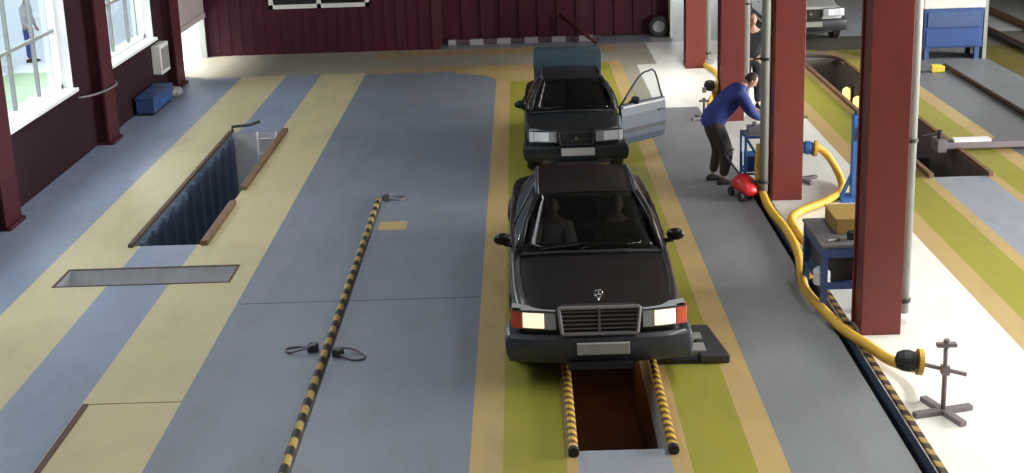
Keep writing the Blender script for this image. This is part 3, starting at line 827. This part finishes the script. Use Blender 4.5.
    for s in (-1, 1):
        hl = lamp_part('headlight', s*hx(g+.02), s*hx(e3-.0), z0, z1, 'lens', dep=.2)
        lb = lamp_part('headlight_bulb', s*hx(e1), s*hx(e2), z0+.015, z1-.012, S['lit'], out=.008); lb.parent = hl
        lamp_part('turn_signal', s*hx(e2+.012), s*hx(e3+.01), z0, z1, S.get('sig', 'amber'), dep=.09, out=.006)
        b = BM(); tube(b, [(s*hx(g+.01), front_arc(g)-.03, z1+.008), (s*hx(e2), front_arc(hx(e2))-.02, z1+.008), (s*hx(e3), front_arc(hx(e3))-.02, z1+.0)], .008, 6); obj('lamp_trim', b, 'black', t)
        b = BM(); box(b, s*hx(e1)-.10, s*hx(e1)+.10, .03, .05, .26, .33); obj('fog_lamp', b, 'dark', t, bevel=.01) if not S.get('chrome') else b.free()
    # grille
    gz0, gz1 = .625*kz, (.90 if S.get('chrome') else .83)*kz
    gx = hx(g)-.01; b = BM()
    fr = [(-gx*.93, yn-.065, gz0), (gx*.93, yn-.065, gz0), (gx, yn-.05, gz1), (-gx, yn-.05, gz1)]
    fr2 = spline(fr+[fr[0]], .08)
    for i in range(4): bar(b, fr[i], fr[(i+1) % 4], .035, .03)
    gfr = obj('grille_frame', b, 'steel' if S.get('chrome') else 'black', t, bevel=.006)
    b = BM(); box(b, -gx*.94, gx*.94, yn-.03, yn+.06, gz0, gz1); obj('grille_mesh', b, 'black', gfr)
    b = BM()
    for k in range(1, 6):
        z = gz0+(gz1-gz0)*k/6; bar(b, (-gx*.95, yn-.042, z), (gx*.95, yn-.042, z), .012, .010)
    box(b, -.012, .012, yn-.055, yn-.03, gz0, gz1); obj('grille_bars', b, 'stand' if S.get('chrome') else 'dark', gfr)
    if S.get('chrome'):
        b = BM(); c = Vector((0, yn+.07, gz1+.095)); n = 28
        tube(b, [c+Vector((.042*math.cos(2*PI*k/n), 0, .042*math.sin(2*PI*k/n))) for k in range(n)], .005, 6, closed=True)
        for k in range(3):
            a = PI/2+2*PI*k/3; tube(b, [c, c+Vector((.042*math.cos(a), 0, .042*math.sin(a)))], [.007, .003], 6)
        tube(b, [c-Vector((0, 0, .042)), c-Vector((0, 0, .10))], .008, 8); obj('hood_star', b, 'chrome', t, smooth=True)
    else:
        b = BM(); lathe(b, [(.03, yn-.06), (.035, yn-.05), (.035, yn-.04)], 16, 'Y', (0, 0, (gz0+gz1)/2)); obj('grille_badge', b, 'chrome', t)
    # hood shut lines and creases
    for s in (-1, 1):
        b = BM(); tube(b, [(s*W*.80, .34, .892*kz), (s*W*.845, .7, .905*kz), (s*W*.87, yc*.72, .897*kz), (s*W*.87, yc-.06, .918*kz)], .006, 6)
        obj('hood_gap', b, 'black', t)
    b = BM(); tube(b, [(-W*.84, yc-.02, zbs+.015), (-W*.4, yc-.1, zbelt+.004), (0, yc-.13, zbelt+.012), (W*.4, yc-.1, zbelt+.004), (W*.84, yc-.02, zbs+.015)], .022, 8); obj('cowl_vent', b, 'black', t)
    b = BM(); tube(b, [(-.1, yc-.08, zbelt+.03), (.1, yc+.02, zbelt+.07), (.5*W, yc+.05, zbelt+.06)], .008, 6); tube(b, [(-.6*W, yc-.05, zbelt+.03), (-.2*W, yc-.02, zbelt+.06), (.0, yc+.0, zbelt+.07)], .008, 6)
    obj('wiper', b, 'black', t)
    # bumpers
    def bumper(nm, y, dirn, z0_, z1_, m, depth=.12):
        pts = []
        for k in range(-10, 11):
            x = W*1.0*math.sin(k/10*PI/2); q = abs(math.sin(k/10*PI/2))
            yy = y+dirn*(.02+.10*q**3)+(dirn*.0)
            pts.append((x, yy))
        pts = [(-W*1.005, y+dirn*.52)]+[(-W*1.01, y+dirn*.26)]+pts[0:]+[(W*1.01, y+dirn*.26)]+[(W*1.005, y+dirn*.52)]
        b = BM(); rings = []
        zm = (z0_+z1_)/2; hh = (z1_-z0_)/2
        for i, (x, yy) in enumerate(pts):
            p, q_ = pts[max(i-1, 0)], pts[min(i+1, len(pts)-1)]
            tx, ty = q_[0]-p[0], q_[1]-p[1]; ln = math.hypot(tx, ty); nx, ny = -ty/ln*-dirn, tx/ln*-dirn
            nx, ny = (ty/ln, -tx/ln) if dirn > 0 else (ty/ln*-1, tx/ln)
            prof = [(-depth, hh*.95), (-.02, hh), (.015, hh*.75), (.03, .15*hh), (.02, -.45*hh), (-.015, -hh*.95), (-depth, -hh)]
            rings.append([Vector((x+nx*d, yy+ny*d, zm+z)) for d, z in prof])
        loft(b, rings); o = obj(nm, b, m, t, smooth=False, bevel=.004)
        for p in o.data.polygons: p.use_smooth = True
        return o
    bp = bumper('front_bumper', 0, 1, .28, .60*kz, S.get('bump', 'clad1'))
    b = BM(); box(b, -.32, .32, -.045, .05, .25, .31); obj('air_intake', b, 'black', bp)
    bumper('rear_bumper', L, -1, .28, .56*kz, S.get('bump', 'clad1'))
    zp = S.get('platez', .47)
    px = S.get('platex', .0)
    b = BM(); box(b, px-.26, px+.26, -.062, -.02, zp-.058, zp+.058); pl = obj('number_plate', b, 'plate', t, bevel=.004)
    b = BM(); box(b, -.26, .26, L-.02, L+.035, zp+.1, zp+.21); obj('number_plate', b, 'plate', t, bevel=.004)
    for s in (-1, 1):
        b = BM(); box(b, s*W*.66-.17, s*W*.66+.17, L-.14, L-.03, .62*kz, .80*kz); obj('tail_light', b, 'tail', t, bevel=.015)
    # wheels
    for y in (fy, ry):
        for s in (-1, 1):
            x = s*(W-.13)
            w = link(bpy.data.objects.new('wheel', None), t); w.location = (x, y, wr)
            b = BM(); tw = .1; lathe(b, [(wr*.62, -tw), (wr*.93, -tw), (wr, -tw*.7), (wr, tw*.7), (wr*.93, tw), (wr*.62, tw)], 36, 'X', ring_=True); obj('tyre', b, 'tyre', w, smooth=False)
            b = BM(); lathe(b, [(wr*.25, s*.03), (wr*.30, s*.065), (wr*.55, s*.05), (wr*.63, s*.085), (wr*.63, -s*.05)], 30, 'X')
            for k in range(8):
                a = 2*PI*k/8; bar(b, (s*.07, math.cos(a)*wr*.15, math.sin(a)*wr*.15), (s*.07, math.cos(a)*wr*.6, math.sin(a)*wr*.6), .03, .05)
            obj('rim', b, 'rim', w)
    # interior
    b = BM(); box(b, -W+.16, W-.16, yc+.2, yc+.55, .55, .86*kz); obj('dashboard', b, 'seat', t, bevel=.04)
    def seat_bm(x, y, wd=.5):
        b = BM(); box(b, x-wd/2, x+wd/2, y-.25, y+.28, .36, .52)
        mt = Matrix.Translation((x, y+.3, .5)) @ Matrix.Rotation(-.28, 4, 'X'); box(b, -wd/2, wd/2, -.06, .07, 0, .60*kz, M4=mt); box(b, -.13, .13, -.04, .05, .64*kz, .80*kz, M4=mt)
        return b
    for s in (-1, 1): obj('front_seat', seat_bm(s*W*.42, yc+1.05), 'seat', t, bevel=.03)
    b = BM(); box(b, -W+.2, W-.2, yd-.85, yd-.5, .36, .55); box(b, -W+.2, W-.2, yd-.5, yd-.35, .4, .95*kz)
    for s in (-1, 1): box(b, s*W*.42-.12, s*W*.42+.12, yd-.48, yd-.38, .95*kz, 1.08*kz)
    obj('rear_seat', b, 'seat', t, bevel=.03)
    b = BM(); c = Vector((W*.42, yc+.66, .80*kz)); n = 24
    tube(b, [c+Vector((.18*math.cos(2*PI*k/n), .05*math.sin(2*PI*k/n), .17*math.sin(2*PI*k/n))) for k in range(n)], .014, 6, closed=True)
    tube(b, [c, c+Vector((0, -.2, -.05))], .03, 8); bar(b, c-Vector((.17, 0, 0)), c+Vector((.17, 0, 0)), .04, .02); obj('steering_wheel', b, 'black', t, smooth=True)
    b = BM(); box(b, -.11, .11, yr0+.05, yr0+.07, zr-.17, zr-.11); obj('rear_view_mirror', b, 'black', t, bevel=.01)
    return t, dict(W=W, A0=A0, zbs=zbs, zr=zr, hr=hr, yB=yB)

S1 = dict(W=1.82, L=5.05, H=1.425, cowl=1.62, roof0=2.32, roof1=3.45, deck=4.25, fy=.88, wb=3.04, wr=.325, paint='paint1', clad='clad1', bump='clad1', mirror='paint1', chrome=True, grille=.42, lamps=(.56, .775, .885), lit='lit', platex=.03)
car1, D1 = sedan('black_sedan', 'black sedan with lit headlights and chrome grille parked over the centre pit', (.675, 11.93, 0), S1)
S2 = dict(W=1.60, L=4.05, H=1.34, cowl=1.10, roof0=1.66, roof1=2.65, deck=3.25, fy=.78, wb=2.45, wr=.29, paint='paint2', clad='black', bump='paint2', mirror='paint2', grille=.33, lamps=(.50, .76, .84), lit='litdim', sig='litdim', open_door=True, platex=.02)
car2, D2 = sedan('teal_sedan', 'dark teal car with its boot lid raised and front door open, behind the black sedan', (.79, 19.5, 0), S2)
S3 = dict(W=1.74, L=4.2, H=1.42, cowl=1.1, roof0=1.75, roof1=3.1, deck=3.6, fy=.8, wb=2.55, wr=.3, paint='paint3', clad='black', bump='dark', mirror='paint3', grille=.30, lamps=(.45, .74, .86), lit='litdim', sig='litdim')
car3, D3 = sedan('silver_car', 'silver white car parked far back, partly behind the second column', (6.85, 30.5, 0), S3)

# open door of the teal car
W = D2['W']
D2['zbs'] += .08
dr = link(bpy.data.objects.new('front_door', None), car2); dr.location = (W-.02, 1.14, 0); dr.rotation_euler = (0, 0, -math.radians(52)); dr['label'] = 'slate blue door swung wide open'
zs = D2['zbs']
b = BM()
rings = []
for y, zb_ in ((0, .26), (.06, .25), (.5, .24), (.95, .25), (1.0, .28)):
    th = .05 if 0 < y < 1.0 else .03
    rings.append([Vector((x, y, z)) for x, z in ((-th, zb_), (.0, zb_-.01), (.022, zb_+.1), (.03, .5), (.022, .72), (-.0, zs), (-th-.02, zs), (-th-.03, .6))])
loft(b, rings); obj('door_panel', b, 'door2', dr, bevel=.006)
b = BM(); tube(b, spline([(-.03, .04, zs), (-.08, .32, zs+.24), (-.15, .60, zs+.41), (-.18, .80, zs+.44), (-.18, .94, zs+.41), (-.05, .98, zs)], .06), .018, 8); obj('window_frame', b, 'paint2', dr, smooth=True)
b = BM(); f = [(-.03, .06, zs), (-.08, .34, zs+.22), (-.15, .62, zs+.39), (-.18, .80, zs+.42), (-.18, .92, zs+.39), (-.05, .96, zs)]
a4 = [b.verts.new(p) for p in f]; b4 = [b.verts.new((p[0]-.006, p[1], p[2])) for p in f]; b.faces.new(a4); b.faces.new(b4[::-1])
for i in range(6): b.faces.new((a4[i], a4[(i+1) % 6], b4[(i+1) % 6], b4[i]))
obj('door_glass', b, M['wglass'], dr)
b = BM(); box(b, .02, .042, .03, .97, .44, .50); obj('door_trim', b, 'black', dr); b = BM(); box(b, .008, .03, .03, .97, zs-.05, zs-.02); obj('belt_trim', b, 'steel', dr)
b = BM(); mm = Matrix.Translation((.12, .22, zs+.08)) @ Matrix.Diagonal((.10, .06, .07, 1)); bmesh.ops.create_uvsphere(b, u_segments=16, v_segments=10, radius=1, matrix=mm); bar(b, (0, .2, zs+.03), (.08, .2, zs+.05), .05, .04)
obj('wing_mirror', b, 'paint2', dr, smooth=True)
b = BM(); box(b, .02, .05, .82, .94, .70, .73); obj('door_handle', b, 'black', dr)
# raised boot lid
lid = link(bpy.data.objects.new('boot_lid', None), car2); lid.location = (0, 3.30, .83); lid.rotation_euler = (math.radians(80), 0, 0); lid['label'] = 'teal boot lid raised upright'
b = BM(); rings = []
for y, w, z in ((0, .56, 0), (.1, .60, .02), (.5, .61, .02), (.62, .60, .0), (.68, .58, -.10), (.69, .55, -.2)):
    rings.append([Vector((x*w, y, z+zz)) for x, zz in ((-1, -.01), (-.5, .01), (0, .015), (.5, .01), (1, -.01), (.95, -.04), (0, -.035), (-.95, -.04))])
loft(b, rings); obj('lid_panel', b, 'lid2', lid, bevel=.004)

# people inside the black sedan
sit = dict(pelvis=(0, 0, .10), waist=(0, .06, .24), chest=(0, .12, .46), neck=(0, .12, .62), headc=(0, .10, .74),
           shL=(-.18, .10, .50), elL=(-.24, -.10, .30), wrL=(-.15, -.28, .34), shR=(.18, .10, .50), elR=(.24, -.10, .30), wrR=(.15, -.28, .34),
           hipL=(-.1, -.05, .08), knL=(-.12, -.40, .20), anL=(-.12, -.55, .0), hipR=(.1, -.05, .08), knR=(.12, -.40, .20), anR=(.12, -.55, .0), side=(0, 0, 1))
W = D1['W']
person('person in a pale shirt sitting inside the black sedan, at the left in the photo', (.675-W*.42, 11.93+2.74, .31), sit, 'lightcloth', 'trousers', 0, headf=(0, -1, -.05), shoes=False)
person('person in a brown jacket sitting behind the wheel of the black sedan', (.675+W*.42, 11.93+2.74, .31), sit, 'dkcloth', 'trousers', 0, headf=(0, -1, -.05), shoes=False)

# ================================================================== EXHAUST HOSES, STANDS
def hose(label, pts, r=.056, m='hose'):
    P = spline(pts, .022); b = BM(); tube(b, P, [r*(1.05 if k % 2 else .93) for k in range(len(P))], 12)
    return tag(obj('exhaust_hose', b, m, smooth=True), label, 'hose', 'yellow exhaust hoses')
hose('long yellow ribbed exhaust hose snaking past the workbench to the nozzle on the nearest stand',
     [(3.46, 18.55, .75), (3.42, 18.42, .3), (3.44, 18.0, .07), (3.42, 17.4, .07), (3.46, 16.5, .07), (3.42, 15.6, .07), (3.26, 14.6, .07), (3.24, 14.2, .07), (3.32, 13.5, .075), (3.40, 13.05, .075), (3.52, 12.6, .1), (3.62, 12.2, .12), (3.72, 11.85, .2), (3.70, 11.52, .36), (3.64, 11.42, .42)])
hose('yellow exhaust hose looping around the far side of the second column to a blue nozzle',
     [(4.30, 19.1, .5), (4.45, 19.15, .5), (4.62, 19.1, .35), (4.74, 18.9, .1), (4.62, 18.3, .07), (4.28, 17.8, .07), (3.86, 17.4, .07), (3.62, 17.0, .075), (3.58, 16.4, .075), (3.60, 15.6, .08), (3.50, 15.0, .08), (3.34, 14.72, .10)])
hose('short yellow exhaust hose hanging from the nozzle of the farthest small stand',
     [(3.46, 23.5, .62), (3.52, 23.45, .45), (3.55, 23.45, .2), (3.50, 23.55, .07), (3.55, 24.3, .07), (3.9, 25.6, .07), (4.1, 27.0, .07), (3.9, 28.9, .07), (4.25, 29.6, .07)], .05)
def hose_stand(loc, label, h=.70, rod=(-.36, .04), rodz=.44, tilt=-.06, base=.42, rz=.35, nozzle='black', nozzle_h=True):
    t = thing('nozzle_stand', label, 'stand', loc, 0, 'exhaust nozzle stands')
    b = BM()
    for a in (rz, rz+PI/2+.1):
        d = Vector((math.cos(a), math.sin(a), 0))*base; bar(b, -d+Vector((0, 0, .025)), d+Vector((0, 0, .025)), .075, .05)
    obj('cross_base', b, 'stand', t, bevel=.006)
    b = BM(); tube(b, [(0, 0, .04), (0, 0, h)], .024, 10); obj('pole', b, 'stand', t, smooth=True)
    b = BM(); box(b, -.09, .09, -.03, .03, h-.02, h+.015); tube(b, [(0, 0, h), (0, 0, h+.05)], .03, 10); obj('pole_head', b, 'stand', t)
    b = BM(); tube(b, [(rod[0], rod[1], rodz+.06), (.2, 0, rodz-.05)], .022, 8); box(b, -.035, .035, -.035, .035, rodz-.04, rodz+.05); obj('clamp_rod', b, 'stand', t)
    b = BM(); c = Vector((rod[0], rod[1], rodz+.06)); d = Vector((-1, .1, .1)).normalized()
    tube(b, [c-d*.07, c-d*.05, c, c+d*.06, c+d*.11, c+d*.13], [.03, .09, .105, .10, .075, .02], 20)
    obj('nozzle', b, nozzle, t, smooth=False)
    b = BM(); tube(b, [c-d*.12, c-d*.075], [.125, .125], 24); obj('nozzle_ring', b, 'hose', t)
    return t
hose_stand((3.86, 11.22, 0), 'grey stand with crossed base holding a black nozzle, in the bright aisle nearest the camera', rod=(-.31, .10), base=.30, rz=.25)
hose_stand((4.18, 19.1, 0), 'dark stand with a blue nozzle between the second column and the green lane', h=1.0, rod=(.14, .05), nozzle='jackblue', base=.3)
hose_stand((3.30, 23.25, 0), 'small dark stand with a black nozzle on the floor beside the third column', h=.35, rod=(.14, .1), rodz=.55, base=.25)

# ================================================================== WORKBENCH
t = thing('workbench', 'blue steel workbench with grey top and shelf beside the nearest red column', 'workbench', (3.60, 14.25, 0))
x0, x1, y0, y1 = -.33, .26, -.5, .5
b = BM(); box(b, x0, x1, y0, y1, .78, .82); obj('worktop', b, 'benchtop', t, bevel=.008)
for x in (x0+.05, x1-.05):
    for y in (y0+.05, y1-.05):
        b = BM(); box(b, x-.035, x+.035, y-.035, y+.035, 0, .78); obj('leg', b, 'bench', t)
b = BM(); box(b, x0+.02, x1-.02, y0+.02, y0+.05, .66, .78); box(b, x0+.02, x1-.02, y1-.05, y1-.02, .66, .78); box(b, x0+.02, x0+.05, y0, y1, .66, .78); obj('apron', b, 'bench', t)
b = BM(); box(b, x0+.02, x1-.02, y0+.04, y1-.04, .28, .31); box(b, x0+.02, x1-.02, y0+.03, y0+.05, .28, .36); obj('shelf', b, 'bench', t)
b = BM(); box(b, x0+.08, x1-.04, y0+.1, y1-.1, .36, .64); obj('drawer_box', b, 'dark', t)
b = BM(); prism(b, [(-.2, -.28), (.2, -.28), (.2, .28), (-.2, .28)], 0, .16); box(b, -.21, .21, -.29, .29, .16, .185)
o = tag(obj('wooden_box', b, 'wood', loc=(3.72, 14.40, .82), bevel=.01), 'ochre wooden box standing on the grey workbench top', 'box')
b = BM(); lathe(b, [(.03, 0), (.055, .0), (.06, .06), (.05, .09), (.02, .095)], 16)
tag(obj('round_tin', b, 'black', loc=(3.66, 13.95, .82), smooth=False), 'small dark round tin at the front of the workbench top', 'tin')
b = BM(); tube(b, [(0, 0, 0), (.16, .04, 0)], [.018, .012], 8); box(b, .14, .22, .0, .07, -.012, .02)
tag(obj('hand_tool', b, 'steel', loc=(3.36, 13.86, .838)), 'small grey hand tool lying near the left front corner of the workbench', 'tool')
b = BM(); lathe(b, [(.02, 0), (.09, .0), (.10, .02), (.10, .16), (.07, .19), (.02, .2)], 20)
tag(obj('white_canister', b, 'white', loc=(3.37, 14.3, .82)) if False else obj('white_canister', b, 'white', loc=(3.32, 13.9, .31)), 'white round canister on the lower shelf at the left of the workbench', 'canister')

# blue post jack in the aisle
t = thing('post_jack', 'tall narrow blue post jack standing behind the nearest red column', 'jack', (4.74, 18.05, 0))
b = BM(); prism(b, [(-.22, -.16), (.16, -.16), (.16, .16), (-.22, .16)], 0, .06)
bar(b, (-.18, 0, .05), (-.02, 0, .42), .06, .05); bar(b, (.14, 0, .05), (.02, 0, .42), .06, .05); obj('base', b, 'jackblue', t, bevel=.01)
b = BM(); box(b, -.055, .055, -.06, .06, .05, 1.27); obj('post', b, 'jackblue', t, bevel=.012)
b = BM(); tube(b, [(0, 0, 1.27), (0, 0, 1.31)], .03, 10); bar(b, (0, -.07, .9), (0, -.1, 1.1), .03, .03); obj('post_head', b, 'dark', t)

# blue trolley
t = thing('tool_trolley', 'small blue frame trolley under the hands of the bending man', 'trolley', (3.44, 18.85, 0))
b = BM()
for x in (-.17, .17):
    for y in (-.2, .2): tube(b, [(x, y, .08), (x, y, .84)], .022, 8)
for z in (.26, .82):
    for (p, q) in (((-.17, -.2), (.17, -.2)), ((.17, -.2), (.17, .2)), ((.17, .2), (-.17, .2)), ((-.17, .2), (-.17, -.2))): tube(b, [(*p, z), (*q, z)], .02, 8)
tube(b, [(-.17, -.2, .82), (.17, -.2, .26)], .02, 8)
obj('frame', b, 'jackblue', t, smooth=True)
b = BM(); box(b, -.16, .16, -.19, .19, .80, .83); box(b, -.17, .17, -.03, -.19, .83, .84); obj('tray', b, 'steel', t)
b = BM(); box(b, -.14, .15, -.16, .17, .27, .52); obj('drawer_unit', b, 'jackblue', t, bevel=.02)
for x in (-.17, .17):
    for y in (-.2, .2):
        b = BM(); lathe(b, [(.02, -.015), (.045, -.015), (.045, .015), (.02, .015)], 14, 'X', (x, y, .045)); obj('castor', b, 'black', t)
b = BM(); box(b, -.11, .11, -.09, .09, 0, .10); box(b, -.03, .03, -.03, .03, .10, .16)
tag(obj('metal_part', b, 'steel', loc=(3.44, 18.9, .84), bevel=.012), 'grey metal part on top of the blue trolley', 'part')
# red trolley jack
t = thing('red_floor_jack', 'small red wheeled machine on the floor by the second column', 'machine', (3.20, 18.32, 0), .3)
b = BM(); rings = []
for y, w, h in ((-.24, .08, .10), (-.2, .13, .18), (-.05, .16, .27), (.08, .16, .28), (.2, .13, .20), (.25, .08, .12)):
    rings.append([Vector((w*math.cos(2*PI*k/12), y, .07+h/2+h/2*math.sin(2*PI*k/12))) for k in range(12)])
loft(b, rings); obj('body', b, 'redpaint', t, smooth=True)
for s in (-1, 1):
    for y in (-.16, .16):
        b = BM(); lathe(b, [(.02, -.02), (.07, -.02), (.07, .02), (.02, .02)], 18, 'X', (s*.14, y, .07)); obj('wheel', b, 'black', t)
b = BM(); tube(b, spline([(-.03, .1, .33), (-.12, .24, .5), (-.16, .3, .62), (-.02, .32, .66)], .05), .016, 8); obj('handle', b, 'dark', t, smooth=True)

# blue-and-white cabinet, right hall
t = thing('test_cabinet', 'large blue cabinet with white upper half standing on legs in the right bay', 'cabinet', (9.45, 28.1, 0))
b = BM(); box(b, -.68, .62, 0, .7, .26, 1.13); obj('lower_body', b, 'cabblue', t, bevel=.015)
b = BM(); box(b, -.60, .54, -.03, 0, .72, 1.06); obj('panel', b, 'bench', t, bevel=.01)
b = BM(); box(b, -.62, .56, -.02, 0, .30, .66); obj('door', b, 'cabblue', t, bevel=.01)
b = BM(); box(b, -.70, .64, -.02, .72, 1.13, 2.1); obj('upper_body', b, 'cream', t, bevel=.02)
for x in (-.58, .52):
    for y in (.06, .62):
        b = BM(); box(b, x-.05, x+.05, y-.05, y+.05, 0, .26); obj('leg', b, 'bench', t)
b = BM(); box(b, .64, .72, .0, .6, .0, 2.1); obj('side_panel', b, 'pipe', t)
b = BM(); prism(b, [(-.14, -.12), (.14, -.12), (.11, .12), (-.11, .12)], 0, .14)
tag(obj('wheel_chock', b, 'yellowpaint', loc=(8.70, 26.85, 0), bevel=.02), 'bright yellow block on the floor at the foot of the blue cabinet', 'block')

# left wall fittings
t = thing('wall_heater', 'white box heater fixed to the left wall beside the second window', 'heater', (-7.75, 26.95, .5))
b = BM(); box(b, 0, .2, -.32, .32, 0, .62); obj('casing', b, 'cream', t, bevel=.02)
b = BM()
for k in range(8): box(b, .2, .21, -.28+k*.075, -.25+k*.075, .08, .54)
obj('grille', b, 'steel', t)
t = thing('blue_crate', 'blue box standing on the floor against the left wall under the white heater', 'box', (-7.52, 25.7, 0))
b = BM(); box(b, -.16, .2, -.72, .72, .05, .34); box(b, -.18, .22, -.74, .74, .32, .37); obj('shell', b, 'bench', t, bevel=.015)
b = BM()
for y in (-.6, .6): box(b, -.1, .15, y-.05, y+.05, 0, .05)
obj('skid', b, 'black', t)
b = BM(); box(b, .2, .215, -.3, .3, .14, .22); obj('label_plate', b, 'jackblue', t)
b = BM(); bmesh.ops.create_icosphere(b, subdivisions=3, radius=.16, matrix=Matrix.Diagonal((1, 1.3, .7, 1)))
for v in b.verts: v.co *= 1+.16*math.sin(v.co.x*31+v.co.y*17)*math.cos(v.co.z*23)
tag(obj('rag_bundle', b, 'pipe', loc=(-7.35, 26.75, .11), smooth=True), 'pale crumpled bundle on the floor beside the blue box', 'bundle')

# ================================================================== DAYLIGHT, ADDED FILL + PIT LAMP
def area(name, loc, rot, sx, sy, power, color=(1, 1, 1), spread=PI):
    l = bpy.data.lights.new(name, 'AREA'); l.shape = 'RECTANGLE'; l.size = sx; l.size_y = sy; l.energy = power; l.color = color; l.spread = spread
    o = link(bpy.data.objects.new(name, l)); o.location = loc; o.rotation_euler = rot; return o
R90 = PI/2
for k, (a, c) in enumerate(wins):
    area('window_daylight', (XL-3.2, (a+c)/2, 6.6), (0, -math.radians(48), 0), 3.0, 3.4, 500, (.86, .93, 1))
for k, (a, c) in enumerate(RW):
    area('window_daylight', (16.6, (a+c)/2, 3.2), (0, R90, 0), 4.0, c-a, (2700, 2900, 2400)[k], (1, .98, .94))
area('gate_daylight', (5.1, 42.5, 6.5), (-math.radians(50), 0, 0), 3.0, 3.0, 700, (1, 1, 1))
area('door_daylight', (XL-2.6, 30.1, 3.2), (0, -math.radians(48), 0), 1.6, 2.2, 800, (1, .98, .93))
# unseen overhead fill, added to brighten the floor
area('roof_fill', (-4.6, 15.5, 7.0), (0, 0, 0), 1.6, 20, 640, (.90, .95, 1))
area('roof_fill', (3.7, 26.2, 6.8), (0, 0, 0), .5, 3.2, 170, (1, .97, .92), 1.5)
area('roof_fill', (4.5, 11.2, 6.8), (0, 0, 0), .5, 8, 230, (1, .97, .92), 1.9)
# inspection lamp inside the centre pit
t = thing('pit_lamp', 'small lamp low inside the pit under the black sedan', 'lamp', (.42, 13.9, -.35))
b = BM(); box(b, -.03, .03, -.22, .22, -.05, .05); obj('lamp_housing', b, 'dark', t)
b = BM(); tube(b, [(.045, -.2, 0), (.045, .2, 0)], .018, 10); obj('lamp_tube', b, 'pitlamp', t)
pl_ = bpy.data.lights.new('pit_lamp_light', 'POINT'); pl_.energy = 5; pl_.color = (1, .6, .3); pl_.shadow_soft_size = .08
lo = link(bpy.data.objects.new('pit_lamp_light', pl_)); lo.location = (.62, 13.9, -.3)

w = bpy.data.worlds.new('world'); scn.world = w; w.use_nodes = True
wn = w.node_tree.nodes; bg = wn['Background']
sky = wn.new('ShaderNodeTexSky')
try: sky.sky_type = 'PREETHAM'; sky.turbidity = 8
except Exception: pass
mx = wn.new('ShaderNodeMix'); mx.data_type = 'RGBA'; mx.inputs[0].default_value = .85; mx.inputs[7].default_value = (.86, .94, 1, 1)
w.node_tree.links.new(sky.outputs[0], mx.inputs[6]); w.node_tree.links.new(mx.outputs[2], bg.inputs[0])
bg.inputs[1].default_value = 1.7

# ================================================================== CAMERA
F = Vector((-.01068155, .96690263, -.25492196)); Rv = Vector((.99945705, .00237699, -.03286274)); Uv = Rv.cross(F).normalized()
cam = bpy.data.cameras.new('camera'); co = link(bpy.data.objects.new('camera', cam))
mw = Matrix((Rv, Uv, -F)).transposed().to_4x4(); mw.translation = Vector((0, 0, 5.6605)); co.matrix_world = mw
cam.sensor_fit = 'HORIZONTAL'; cam.sensor_width = 36; cam.lens = 1296.07/1024*36; cam.shift_y = -(236.5-150)/1024
cam.clip_end = 300
scn.camera = co
vs = scn.view_settings; vs.view_transform = 'Standard'; vs.look = 'None'; vs.gamma = 1; vs.use_curve_mapping = False; vs.exposure = -0.2
